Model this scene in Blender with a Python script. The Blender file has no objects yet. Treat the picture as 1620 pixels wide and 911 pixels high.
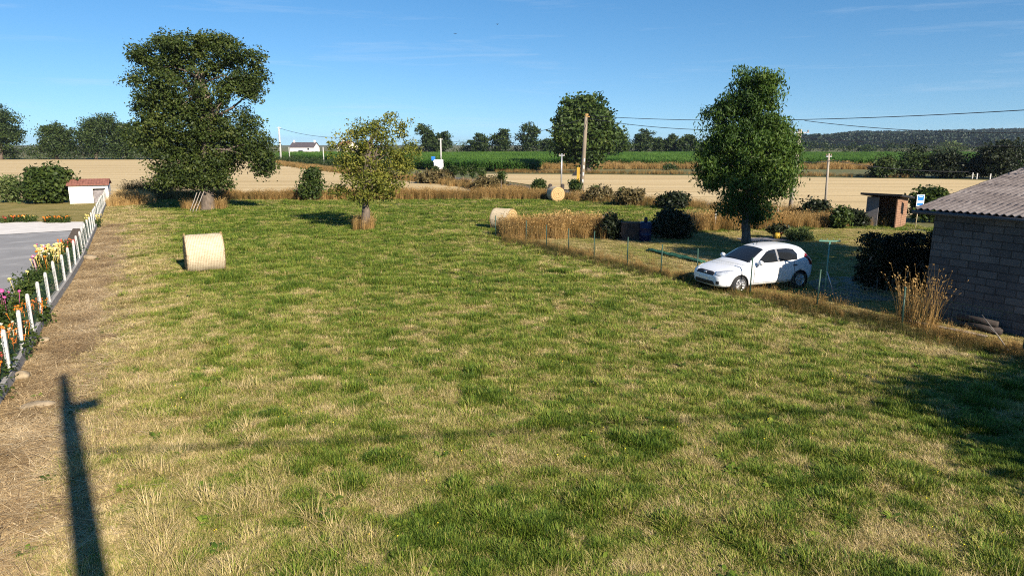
import bpy, bmesh, math, random
import numpy as np
from mathutils import Vector, Matrix
from mathutils.bvhtree import BVHTree
R = math.radians
rng = np.random.default_rng(7)
random.seed(7)
scene = bpy.context.scene
COL = scene.collection

# ------------------------------------------------------------------ camera numbers (used to survey the photo onto the ground)
F, H = 1080.0, 5.0
PITCH = math.atan(226.5 / F)
CP, SP = math.cos(PITCH), math.sin(PITCH)
def G(px, py, z=0.0):
    u = (px - 810) / F; v = (455.5 - py) / F
    t = (H - z) / -(-SP + v * CP)
    return (u * t, (CP + v * SP) * t)
def AT(px, py, Y):
    u = (px - 810) / F; v = (455.5 - py) / F
    t = Y / (CP + v * SP)
    return (u * t, H + t * (-SP + v * CP))          # X, Z on the plane at depth Y

HAZE, SKY_STR, SUN_STR, EXPO, SKY_DUST, SKY_OZ, SKY_SAT = True, .071, 5.0, .98, .0, 3.0, 1.28
SKY_ZM, SKY_ZA = 1.0, .085
# ------------------------------------------------------------------ sun
SUN_EL = R(29.0)
SHX, SHY = -0.568, 0.823                            # direction in which shadows fall
# ------------------------------------------------------------------ object helpers
def tag(o, label=None, cat=None, group=None, kind=None):
    if label: o['label'] = label
    if cat: o['category'] = cat
    if group: o['group'] = group
    if kind: o['kind'] = kind
    return o
def empty(name, loc, label, cat, group=None, rz=0.0):
    o = bpy.data.objects.new(name, None); COL.objects.link(o)
    o.location = (loc[0], loc[1], loc[2] if len(loc) > 2 else 0.0); o.rotation_euler = (0, 0, rz)
    o.empty_display_size = .2
    return tag(o, label, cat, group)
def link(name, me, mats=(), parent=None):
    o = bpy.data.objects.new(name, me); COL.objects.link(o)
    for m in (mats if isinstance(mats, (list, tuple)) else [mats]): me.materials.append(m)
    if parent is not None: o.parent = parent
    return o
def np_mesh(name, V, faces_flat, per, attrs=None, smooth=False):
    """V (n,3); faces with a constant vertex count 'per'."""
    me = bpy.data.meshes.new(name)
    V = np.asarray(V, np.float32); Fc = np.asarray(faces_flat, np.int32).ravel()
    nf = len(Fc) // per
    me.vertices.add(len(V)); me.vertices.foreach_set('co', V.ravel())
    if nf:
        me.loops.add(len(Fc)); me.loops.foreach_set('vertex_index', Fc)
        me.polygons.add(nf)
        me.polygons.foreach_set('loop_start', np.arange(nf, dtype=np.int32) * per)
        me.polygons.foreach_set('loop_total', np.full(nf, per, np.int32))
        if smooth: me.polygons.foreach_set('use_smooth', np.ones(nf, bool))
    me.update(calc_edges=True)
    for k, a in (attrs or {}).items():
        a = np.asarray(a, np.float32)
        if a.ndim == 2:
            at = me.attributes.new(k, 'FLOAT_VECTOR', 'POINT'); at.data.foreach_set('vector', a.ravel())
        else:
            at = me.attributes.new(k, 'FLOAT', 'POINT'); at.data.foreach_set('value', a)
    return me
class MB:
    """collects boxes, tubes, lathes and polygons into ONE mesh"""
    def __init__(s): s.v = []; s.f = []; s.mi = []; s.m = 0; s.sm = []
    def add(s, vs, fs, smooth=False):
        b = len(s.v); s.v += [tuple(v) for v in vs]
        for f in fs: s.f.append(tuple(b + i for i in f)); s.mi.append(s.m); s.sm.append(smooth)
        return s
    def box(s, c, d, rot=None):
        M = rot if rot is not None else Matrix.Identity(3)
        vs = []
        for x in (-.5, .5):
            for y in (-.5, .5):
                for z in (-.5, .5):
                    vs.append(Vector(c) + M @ Vector((x * d[0], y * d[1], z * d[2])))
        return s.add(vs, [(0, 1, 3, 2), (4, 6, 7, 5), (0, 4, 5, 1), (2, 3, 7, 6), (0, 2, 6, 4), (1, 5, 7, 3)])
    def bar(s, a, b, w, h):
        a = Vector(a); b = Vector(b); d = (b - a); q = d.to_track_quat('X', 'Z').to_matrix()
        return s.box((a + b) / 2, (d.length, w, h), q)
    def tube(s, pts, rads, n=8, cap=True):
        pts = [Vector(p) for p in pts]
        if not isinstance(rads, (list, tuple)): rads = [rads] * len(pts)
        vs = []; fs = []; up = Vector((.13, .21, 1)).normalized()
        for i, p in enumerate(pts):
            d = (pts[min(i + 1, len(pts) - 1)] - pts[max(i - 1, 0)])
            d = d.normalized() if d.length > 1e-9 else Vector((0, 0, 1))
            a = d.cross(up)
            if a.length < .05: a = d.cross(Vector((1, 0, 0)))
            a.normalize(); b = d.cross(a)
            for k in range(n):
                t = 2 * math.pi * k / n
                vs.append(p + (a * math.cos(t) + b * math.sin(t)) * rads[i])
        for i in range(len(pts) - 1):
            for k in range(n):
                fs.append((i * n + k, i * n + (k + 1) % n, (i + 1) * n + (k + 1) % n, (i + 1) * n + k))
        if cap:
            fs.append(tuple(range(n))[::-1]); fs.append(tuple((len(pts) - 1) * n + k for k in range(n)))
        return s.add(vs, fs, True)
    def lathe(s, prof, n=24, M=None, c=(0, 0, 0)):
        """prof: (radius, height) about local Z, placed by matrix M (3x3)"""
        M = M if M is not None else Matrix.Identity(3); vs = []; fs = []
        for r, h in prof:
            for k in range(n):
                t = 2 * math.pi * k / n
                vs.append(Vector(c) + M @ Vector((r * math.cos(t), r * math.sin(t), h)))
        for i in range(len(prof) - 1):
            for k in range(n):
                fs.append((i * n + k, i * n + (k + 1) % n, (i + 1) * n + (k + 1) % n, (i + 1) * n + k))
        return s.add(vs, fs, True)
    def prism(s, poly, z0, z1):
        n = len(poly)
        vs = [(x, y, z0) for x, y in poly] + [(x, y, z1) for x, y in poly]
        fs = [tuple(range(n))[::-1], tuple(range(n, 2 * n))] + [(i, (i + 1) % n, n + (i + 1) % n, n + i) for i in range(n)]
        return s.add(vs, fs)
    def build(s, name, mats, parent=None, bevel=0.0, loc=None):
        me = bpy.data.meshes.new(name); me.from_pydata(s.v, [], s.f)
        for p, m, k in zip(me.polygons, s.mi, s.sm): p.material_index = m; p.use_smooth = k
        me.update()
        bm = bmesh.new(); bm.from_mesh(me); bmesh.ops.recalc_face_normals(bm, faces=bm.faces)
        bm.to_mesh(me); bm.free()
        o = link(name, me, mats, parent)
        if loc is not None: o.location = loc
        if bevel:
            b = o.modifiers.new('bevel', 'BEVEL'); b.width = bevel; b.segments = 2; b.limit_method = 'ANGLE'
        return o
RX90 = Matrix.Rotation(R(90), 3, 'X'); RY90 = Matrix.Rotation(R(90), 3, 'Y')
def sheet(name, poly, z, mat):
    me = bpy.data.meshes.new(name)
    me.from_pydata([(x, y, z) for x, y in poly], [], [tuple(range(len(poly)))]); me.update()
    bm = bmesh.new(); bm.from_mesh(me); bmesh.ops.triangulate(bm, faces=bm.faces)
    for f in bm.faces:
        if f.normal.z < 0: f.normal_flip()
    bm.to_mesh(me); bm.free()
    return tag(link(name, me, mat), kind='structure')

# ------------------------------------------------------------------ material helpers
class NT:
    def __init__(s, tree): s.t = tree
    def n(s, typ, **kw):
        nd = s.t.nodes.new(typ)
        for k, v in kw.items():
            if k.startswith('in_'):
                key = k[3:]; key = int(key) if key.isdigit() else key.replace('_', ' ')
                s.put(nd.inputs[key], v)
            else: setattr(nd, k, v)
        return nd
    def put(s, sock, v):
        if isinstance(v, bpy.types.NodeSocket): s.t.links.new(v, sock)
        elif isinstance(v, bpy.types.Node): s.t.links.new(v.outputs[0], sock)
        elif hasattr(sock, 'default_value'):
            if isinstance(v, (tuple, list)) and len(v) == 3 and sock.type == 'RGBA': v = (*v, 1)
            sock.default_value = v
    def math(s, op, a, b=0.0, clamp=False):
        nd = s.n('ShaderNodeMath', operation=op, use_clamp=clamp); s.put(nd.inputs[0], a); s.put(nd.inputs[1], b); return nd.outputs[0]
    def ramp(s, fac, stops, interp='LINEAR'):
        nd = s.n('ShaderNodeValToRGB'); nd.color_ramp.interpolation = interp; el = nd.color_ramp.elements
        while len(el) < len(stops): el.new(.5)
        for e, (p, c) in zip(el, stops): e.position = p; e.color = (*c, 1) if len(c) == 3 else c
        s.put(nd.inputs[0], fac); return nd.outputs[0]
    def mix(s, fac, a, b, blend='MIX'):
        nd = s.n('ShaderNodeMix', data_type='RGBA', blend_type=blend); s.put(nd.inputs[0], fac); s.put(nd.inputs[6], a); s.put(nd.inputs[7], b); return nd.outputs[2]
    def noise(s, vec, scale, detail=3, rough=.55, dist=0.0):
        nd = s.n('ShaderNodeTexNoise'); s.put(nd.inputs['Vector'], vec); nd.inputs['Scale'].default_value = scale
        nd.inputs['Detail'].default_value = detail; nd.inputs['Roughness'].default_value = rough; nd.inputs['Distortion'].default_value = dist
        return nd.outputs[0]
    def mapping(s, vec, scale=(1, 1, 1), rot=(0, 0, 0)):
        nd = s.n('ShaderNodeMapping'); s.put(nd.inputs[0], vec); nd.inputs['Scale'].default_value = scale; nd.inputs['Rotation'].default_value = rot; return nd.outputs[0]
    def pos(s): return s.n('ShaderNodeNewGeometry').outputs['Position']
    def obj(s): return s.n('ShaderNodeTexCoord').outputs['Object']
def new_mat(name):
    m = bpy.data.materials.new(name); m.use_nodes = True; m.node_tree.nodes.clear(); return m, NT(m.node_tree)
def finish(nt, col, rough=.8, bump=None, bump_str=.4, bump_dist=.02, metal=0.0, spec=.3, transl=0.0, coat=0.0):
    p = nt.n('ShaderNodeBsdfPrincipled'); nt.put(p.inputs['Base Color'], col); nt.put(p.inputs['Roughness'], rough)
    p.inputs['Metallic'].default_value = metal; p.inputs['Specular IOR Level'].default_value = spec; p.inputs['Coat Weight'].default_value = coat
    if bump is not None:
        b = nt.n('ShaderNodeBump'); nt.put(b.inputs['Height'], bump); b.inputs['Strength'].default_value = bump_str; b.inputs['Distance'].default_value = bump_dist
        nt.put(p.inputs['Normal'], b.outputs[0])
    sh = p.outputs[0]
    if transl:
        tr = nt.n('ShaderNodeBsdfTranslucent'); nt.put(tr.inputs[0], col)
        mx = nt.n('ShaderNodeMixShader'); mx.inputs[0].default_value = transl; nt.put(mx.inputs[1], sh); nt.put(mx.inputs[2], tr.outputs[0]); sh = mx.outputs[0]
    out = nt.n('ShaderNodeOutputMaterial'); nt.put(out.inputs[0], sh)
def simple(name, c, rough=.7, var=.15, scale=3.0, bump=.0, metal=0.0, spec=.3, coat=0.0, stretch=(1, 1, 1)):
    m, nt = new_mat(name)
    v = nt.mapping(nt.obj(), stretch); n = nt.noise(v, scale, 5, .6)
    lo = tuple(x * (1 - var) for x in c); hi = tuple(min(1, x * (1 + var)) for x in c)
    col = nt.ramp(n, [(.3, lo), (.7, hi)])
    finish(nt, col, rough, n if bump else None, bump, .02, metal, spec, 0, coat); return m
def leaf_mat(name, dark, mid, light, transl=.25, rough=.55, clump=.35):
    m, nt = new_mat(name)
    a = nt.n('ShaderNodeAttribute', attribute_name='rnd').outputs['Fac']
    n = nt.noise(nt.pos(), clump, 2)
    f = nt.math('ADD', nt.math('MULTIPLY', a, .7), nt.math('MULTIPLY', nt.math('SUBTRACT', n, .35), .6))
    finish(nt, nt.ramp(f, [(.1, dark), (.5, mid), (.95, light)]), rough, spec=.25, transl=transl); return m

# grass blades: tint of the tuft (0 fresh green ... 1 straw) plus a little of each blade's own
GREENS = [(.0, (.045, .085, .010)), (.2, (.125, .195, .019)), (.4, (.245, .27, .04)), (.58, (.34, .29, .095)), (.78, (.48, .36, .16)), (1., (.66, .52, .28))]
def blade_mat(name, stops=GREENS, transl=.18):
    m, nt = new_mat(name)
    t = nt.n('ShaderNodeAttribute', attribute_name='tint', attribute_type='INSTANCER').outputs['Fac']
    b = nt.n('ShaderNodeAttribute', attribute_name='rnd').outputs['Fac']
    f = nt.math('ADD', t, nt.math('MULTIPLY', nt.math('SUBTRACT', b, .5), .5))
    finish(nt, nt.ramp(f, stops), .6, spec=.2, transl=transl); return m
M_BLADE = blade_mat('grass_blade')
M_TALL = blade_mat('tall_grass_stem', [(0, (.035, .045, .012)), (.3, (.13, .10, .032)), (.6, (.40, .235, .075)), (1, (.60, .42, .18))], .35)
M_THATCH = blade_mat('cut_straw', [(0, (.25, .16, .075)), (.5, (.52, .37, .185)), (1, (.70, .55, .33))], .1)
M_CORNLEAF = blade_mat('corn_leaf', [(0, (.018, .05, .007)), (.5, (.048, .12, .015)), (1, (.12, .22, .035))], .3)
# ------------------------------------------------------------------ numpy noise
def vn(x, y, sd):
    ix = np.floor(x); iy = np.floor(y); fx = x - ix; fy = y - iy
    fx = fx * fx * (3 - 2 * fx); fy = fy * fy * (3 - 2 * fy)
    h = lambda a, b: np.modf(np.abs(np.sin(a * 127.1 + b * 311.7 + sd * 74.7) * 43758.5453))[0]
    return (h(ix, iy) * (1 - fx) + h(ix + 1, iy) * fx) * (1 - fy) + (h(ix, iy + 1) * (1 - fx) + h(ix + 1, iy + 1) * fx) * fy
def fbm(x, y, s, sd=0, o=4):
    a = 0; w = .5; t = 0
    for k in range(o):
        a = a + w * vn(x * s + 17.3 * k, y * s - 9.1 * k, sd + k); t += w; w *= .55; s *= 2.07
    return a / t
def sstep(a, b, x): t = np.clip((x - a) / (b - a), 0, 1); return t * t * (3 - 2 * t)
def inpoly(x, y, poly):
    c = np.zeros(x.shape, bool); n = len(poly)
    for i in range(n):
        x1, y1 = poly[i]; x2, y2 = poly[(i + 1) % n]
        k = ((y1 > y) != (y2 > y)) & (x < (x2 - x1) * (y - y1) / ((y2 - y1) or 1e-9) + x1)
        c ^= k
    return c
def segdist(x, y, pl):
    d = np.full(x.shape, 1e9)
    for (x1, y1), (x2, y2) in zip(pl[:-1], pl[1:]):
        dx, dy = x2 - x1, y2 - y1; t = np.clip(((x - x1) * dx + (y - y1) * dy) / (dx * dx + dy * dy), 0, 1)
        d = np.minimum(d, np.hypot(x - x1 - t * dx, y - y1 - t * dy))
    return d

def along(pl, s):
    for a, b in zip(pl[:-1], pl[1:]):
        a = Vector(a); b = Vector(b); L = (b - a).length
        if s <= L: return a + (b - a) * (s / L), math.atan2(b.y - a.y, b.x - a.x)
        s -= L
    return b, math.atan2(b.y - a.y, b.x - a.x)
# ------------------------------------------------------------------ layout lines (metres, from the survey)
KERB = [(-5.0, 2.4), (-10.8, 14.0), (-14.0, 20.0), (-16.3, 24.6), (-18.9, 29.6), (-36.9, 62.6)]      # white-post fence line
DF = Vector((.521, -.8535)); NF = Vector((.8535, .521))            # along the wire fence towards us / into the garden
WIRE = [(-.9, 36.8), (12.0, 15.65), (17.2, 7.1)]
BANK = [(21.5, 46.5), (13.6, 55.0), (9.0, 59.6), (5.0, 63.2), (.8, 70.0), (-3.2, 78.0), (-9.6, 90.5), (-17.0, 101.0), (-43.0, 146.0), (-70.0, 196.0)]
MEADOW = KERB[::1] + [(-30, 63.4), (-15, 63.4), (0, 63.6), (5.0, 63.2), (9, 59.6), (13.6, 55), (21.5, 46.5), (26, 41.5), (40, 34), (40, 2)]
LAWN = [(-.6, 36.7), (11.95, 16.1), (17.6, 7.6), (34, 12), (38, 30), (27, 38.2), (20.4, 41.2), (8, 38.2)]
DRIVE = [(-11.6, 13.5), (-15.2, 20.2), (-17.9, 25.2), (-21.4, 32.2), (-25.6, 40.6), (-29.2, 38.2), (-60, 31), (-60, 5), (-9, 5)]
APRON = [(-25.6, 40.6), (-27.9, 44.9), (-33.6, 44.8), (-70, 42.6), (-70, 28.0), (-29.2, 38.2)]

def height(x, y):
    h = (fbm(x, y, .35, 3, 3) - .5) * .16 + (fbm(x, y, 1.7, 5, 2) - .5) * .05
    k = segdist(x, y, KERB)
    h = h * sstep(.3, 2.5, k) + .10 * sstep(1.2, 2.4, k)
    lawn = sstep(.0, .8, (x + .9) * NF.x + (y - 36.8) * NF.y)
    return np.where(y < 45, h * (1 - lawn) + .0 * lawn, h * np.clip((70 - y) / 25, .1, 1))
def wire_side(x, y): return (x + .9) * NF.x + (y - 36.8) * NF.y        # > 0 inside the garden
def dryness(x, y):
    """0 fresh, 1 straw: the meadow's own patches"""
    k = segdist(x, y, KERB)
    p = .14 * fbm(x, y, .25, 11, 3) + .24 * fbm(x, y, .9, 21, 3) + .46 * fbm(x, y, 2.7, 31, 3) + .46 * fbm(x, y, 6.0, 37, 2)
    d = (p - .65) * 2.1 + .385
    d += .42 * (1 - sstep(1.8, 5.0, k)) + .03 * (1 - sstep(8.0, 12.5, y))
    d += .10 * sstep(8, 13, y) * (1 - sstep(12, 17, y)) * 0
    d -= .17 * sstep(15, 30, y) * sstep(3.0, 7.0, k)
    ws = -wire_side(x, y)
    d += .20 * (1 - sstep(.5, 5.0, ws)) * (y < 40)
    st = fbm(x * .12, y, .55, 41, 3)                                    # mowing rows lying across the far half
    d += (st - .5) * .8 * sstep(26, 40, y)
    return np.clip(d, 0.02, .98)

# ------------------------------------------------------------------ ground
def mat_ground():
    m, nt = new_mat('far_ground'); p = nt.pos()
    n = nt.noise(p, .05, 4); n2 = nt.noise(p, 1.3, 4)
    c = nt.mix(.45, nt.ramp(n, [(.3, (.06, .09, .022)), (.7, (.16, .14, .055))]), nt.ramp(n2, [(.3, (.05, .07, .02)), (.7, (.2, .16, .07))]))
    finish(nt, c, .95, n2, .5, .05); return m
def mat_meadow():
    m, nt = new_mat('meadow_turf'); p = nt.pos()
    a = nt.n('ShaderNodeAttribute', attribute_name='dry').outputs['Fac']
    k = nt.n('ShaderNodeAttribute', attribute_name='bare').outputs['Fac']
    n = nt.noise(p, 9, 5, .7); n2 = nt.noise(p, 45, 4, .7)
    f = nt.math('ADD', a, nt.math('MULTIPLY', nt.math('SUBTRACT', nt.math('ADD', nt.math('MULTIPLY', n, .6), nt.math('MULTIPLY', n2, .4)), .5), .8))
    turf = nt.ramp(f, [(.0, (.022, .03, .008)), (.3, (.05, .06, .013)), (.55, (.11, .092, .03)), (.8, (.22, .155, .065)), (1, (.36, .26, .12))])
    st = nt.noise(nt.mapping(p, (22, 5, 1), (0, 0, R(-28))), 1.4, 5, .7)
    dirt = nt.ramp(nt.math('ADD', nt.math('MULTIPLY', st, .6), nt.math('MULTIPLY', n, .4)), [(.3, (.30, .205, .11)), (.5, (.55, .40, .23)), (.72, (.68, .54, .35))])
    finish(nt, nt.mix(k, turf, dirt), .95, nt.math('ADD', n, n2), .45, .04, spec=.1); return m
def mat_lawn():
    m, nt = new_mat('garden_turf'); p = nt.pos()
    n = nt.noise(p, .6, 4); n2 = nt.noise(p, 14, 5, .7)
    f = nt.math('ADD', nt.math('MULTIPLY', n, .65), nt.math('MULTIPLY', n2, .35))
    finish(nt, nt.ramp(f, [(.3, (.11, .115, .028)), (.5, (.22, .18, .06)), (.7, (.33, .25, .11))]), .95, n2, .8, .04, spec=.1); return m
def mat_stubble(rot, name):
    m, nt = new_mat(name); p = nt.pos()
    rows = nt.noise(nt.mapping(p, (.045, 1.5, 1), (0, 0, rot)), 1.0, 5, .65)
    bands = nt.noise(nt.mapping(p, (.012, .12, 1), (0, 0, rot)), 1.0, 3, .6)
    fine = nt.noise(p, 3.0, 5, .75)
    w = nt.n('ShaderNodeTexWave', wave_type='BANDS', bands_direction='Y'); nt.put(w.inputs[0], nt.mapping(p, (1, 1, 1), (0, 0, rot)))
    w.inputs['Scale'].default_value = .045; w.inputs['Distortion'].default_value = 1.2; w.inputs['Detail'].default_value = 2; w.inputs['Detail Scale'].default_value = .3
    tram = nt.math('GREATER_THAN', w.outputs['Fac'], .975)
    f = nt.math('ADD', nt.math('ADD', nt.math('MULTIPLY', rows, .45), nt.math('MULTIPLY', bands, .3)), nt.math('MULTIPLY', fine, .3))
    c = nt.ramp(f, [(.36, (.34, .235, .11)), (.52, (.52, .39, .205)), (.68, (.64, .51, .305))])
    c = nt.mix(nt.math('MULTIPLY', tram, nt.math('MULTIPLY', fine, .9)), c, (.22, .16, .07))
    finish(nt, c, .9, nt.math('ADD', rows, fine), .5, .08, spec=.1); return m
def mat_asphalt(name, c, stain):
    m, nt = new_mat(name); p = nt.pos()
    n = nt.noise(p, .5, 5, .6, .6); n2 = nt.noise(p, 40, 4, .7)
    f = nt.math('ADD', nt.math('MULTIPLY', n, .75), nt.math('MULTIPLY', n2, .25))
    finish(nt, nt.ramp(f, [(.3, tuple(x * .78 for x in c)), (.52, c), (.68, stain)]), .85, n2, .4, .01, spec=.2); return m
M_MEADOW, M_LAWN = mat_meadow(), mat_lawn()
gs = [(-4000, -300), (4000, -300), (4000, 6000), (-4000, 6000)]
sheet('ground', gs, -.08, mat_ground())

def grid_surface(name, poly, step, bx, z_fn, mat, attrs):
    x0, x1, y0, y1 = bx
    xs = np.arange(x0, x1 + step, step); ys = np.arange(y0, y1 + step, step)
    X, Y = np.meshgrid(xs, ys); nx, ny = len(xs), len(ys)
    cx = (X[:-1, :-1] + X[1:, 1:]) / 2; cy = (Y[:-1, :-1] + Y[1:, 1:]) / 2
    keep = inpoly(cx, cy, poly)
    idx = np.arange(nx * ny).reshape(ny, nx)
    Q = np.stack([idx[:-1, :-1], idx[:-1, 1:], idx[1:, 1:], idx[1:, :-1]], -1)[keep]
    used = np.unique(Q); remap = np.zeros(nx * ny, np.int32); remap[used] = np.arange(len(used))
    xf, yf = X.ravel()[used], Y.ravel()[used]
    V = np.stack([xf, yf, z_fn(xf, yf)], -1)
    me = np_mesh(name, V, remap[Q], 4, {k: f(xf, yf) for k, f in attrs.items()}, True)
    return tag(link(name, me, mat), kind='structure')
def bare(x, y):
    k = segdist(x, y, KERB)
    e = 1.65 + (fbm(x, y, .8, 51, 3) - .5) * 1.2
    return (1 - sstep(-.9, .6, k - e)) * (1 - sstep(38, 50, y))
grid_surface('meadow', MEADOW, .25, (-40, 40, 2, 64), height, M_MEADOW, {'dry': dryness, 'bare': bare})
sheet('garden_lawn', LAWN, .05, M_LAWN)
sheet('side_lawn', [(-24.5, 38.2), (-27.9, 44.9), (-36.9, 62.4), (-60, 63.5), (-110, 66), (-110, 44), (-70, 42.6), (-33.6, 44.8)], -.03, M_LAWN)
sheet('driveway', DRIVE, .012, mat_asphalt('driveway_asphalt', (.26, .252, .245), (.40, .385, .365)))
sheet('driveway_apron', APRON, .03, simple('pale_concrete', (.62, .58, .53), .85, .12, 1.5))
sheet('flower_border_soil', [(-10.95, 14.0), (-14.15, 20.0), (-16.45, 24.6), (-19.05, 29.6), (-25.4, 41.2), (-26.6, 41.2), (-20.2, 29.9), (-17.6, 25.2), (-15.3, 20.4), (-12.2, 14), (-6.6, 2.4), (-5.15, 2.4)], .035, simple('border_soil', (.10, .072, .048), .95, .4, 6, .6))
STUB_L = [(-160, 66.5), (-37.4, 63.2), (-30, 64.2), (0, 64.4), (1.6, 66.5), (-1.6, 77), (-8.4, 90), (-16, 100.5), (-42, 146), (-68, 196), (-88, 236), (-420, 246), (-420, 66.5)]
sheet('stubble_field', STUB_L, -.02, mat_stubble(R(2), 'stubble_straw'))
STUB_R = [(24, 52.5), (17.5, 59.5), (12.6, 64.5), (9.2, 70.5), (3.2, 86), (-3.5, 103.5), (-5.2, 121), (15, 119), (31, 114.5), (45, 109), (62, 103), (78, 95), (84, 60), (60, 41), (32, 46)]
sheet('stubble_field_by_road', STUB_R, -.02, mat_stubble(R(-4), 'stubble_straw_rows'))
ROAD = [(60, 27.5), (30, 37.2), (24.2, 40.6), (20.8, 44.2), (16.9, 56.5), (11.2, 63.2), (6.8, 69.5), (-.6, 86), (-9, 104), (-18, 118), (-48, 160), (-90, 240)]
M_ROAD = mat_asphalt('road_asphalt', (.10, .098, .095), (.15, .145, .14))
def ribbon(pl, w):
    L, Rr = [], []
    for i, p in enumerate(pl):
        a = Vector(pl[max(i - 1, 0)]); b = Vector(pl[min(i + 1, len(pl) - 1)]); d = (b - a).normalized(); n = Vector((-d.y, d.x))
        L.append(tuple(Vector(p) + n * w)); Rr.append(tuple(Vector(p) - n * w))
    return L + Rr[::-1]
sheet('road', ribbon(ROAD, 2.1), .012, M_ROAD)
sheet('garden_drive', [G(1276, 448), G(1300, 441), G(1372, 439), G(1420, 478), G(1335, 480), G(1300, 468)], .062, mat_asphalt('drive_gravel', (.15, .145, .14), (.22, .21, .2)))
CORN = [(-12.3, 135), (3, 131), (7, 150), (40, 152), (95, 150), (150, 145), (190, 290), (-112, 290), (-86, 226), (-48, 186)]
sheet('corn_field_soil', CORN, -.01, simple('soil', (.05, .045, .02), .95, .3, .5))

# ------------------------------------------------------------------ scattering: points with their own size, turn and tint; geometry nodes put a tuft on each
def proto(name, me, mat):
    me.materials.append(mat); return bpy.data.objects.new(name, me)          # not linked: only referenced
def blades(n, r, h0, h1, w, lean, sd, segs=2, curl=.5, heads=0.0, fall=0.0):
    g = np.random.default_rng(sd); V = []; Q = []; A = []
    for i in range(n):
        a = g.uniform(0, 6.283); rr = r * math.sqrt(g.uniform()); bx, by = rr * math.cos(a), rr * math.sin(a)
        az = a + g.normal(0, .9); ln = abs(g.normal(lean, lean * .5)); h = g.uniform(h0, h1) * (1 - .35 * rr / max(r, 1e-6)); rv = g.uniform()
        px, py = -math.sin(az), math.cos(az); b = len(V)
        for s in range(segs + 1):
            t = s / segs; out = h * ln * (t * (1 - curl) + curl * t * t); z = h * t * math.sqrt(max(0.02, 1 - min(.9, ln * ln * t * .5)))
            if fall: z = .01 + h * t * (1 - fall) * .3 + g.uniform(0, .012)
            ww = w * (1 - t * .85) * .5
            x, y = bx + math.cos(az) * out, by + math.sin(az) * out
            V += [(x + px * ww, y + py * ww, z), (x - px * ww, y - py * ww, z)]; A += [rv, rv]
        for s in range(segs): Q.append((b + 2 * s, b + 2 * s + 1, b + 2 * s + 3, b + 2 * s + 2))
        if heads and g.uniform() < heads:
            hx, hy, hz = x, y, z
            for k in range(3):
                q = g.normal(0, 1, 3); q /= np.linalg.norm(q); c0 = len(V); L = g.uniform(.04, .085); ww = L * .16
                dx, dy = math.cos(az) * .4 + q[0] * .5, math.sin(az) * .4 + q[1] * .5
                V += [(hx, hy, hz - .01), (hx + dx * L * .5 - ww, hy + dy * L * .5, hz + L * .3), (hx + dx * L, hy + dy * L, hz + L * .55), (hx + dx * L * .5 + ww, hy + dy * L * .5, hz + L * .45)]
                A += [.95] * 4; Q.append((c0, c0 + 1, c0 + 2, c0 + 3))
    return np_mesh('tuft', V, Q, 4, {'rnd': A})
def rosette(n, L, w, sd, up=.35):
    g = np.random.default_rng(sd); V = []; Q = []; A = []
    for i in range(n):
        a = g.uniform(0, 6.283); l = L * g.uniform(.6, 1.1); u = up * g.uniform(.4, 1.5); rv = g.uniform(.0, .6); b = len(V)
        c, s = math.cos(a), math.sin(a)
        for t, ww in ((0, .15), (.35, .9), (.7, 1), (1, .1)):
            z = .02 + l * u * math.sin(t * 2.2); V += [(c * l * t - s * w * ww, s * l * t + c * w * ww, z), (c * l * t + s * w * ww, s * l * t - c * w * ww, z)]; A += [rv, rv]
        for k in range(3): Q.append((b + 2 * k, b + 2 * k + 1, b + 2 * k + 3, b + 2 * k + 2))
    return np_mesh('rosette', V, Q, 4, {'rnd': A})
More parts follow.
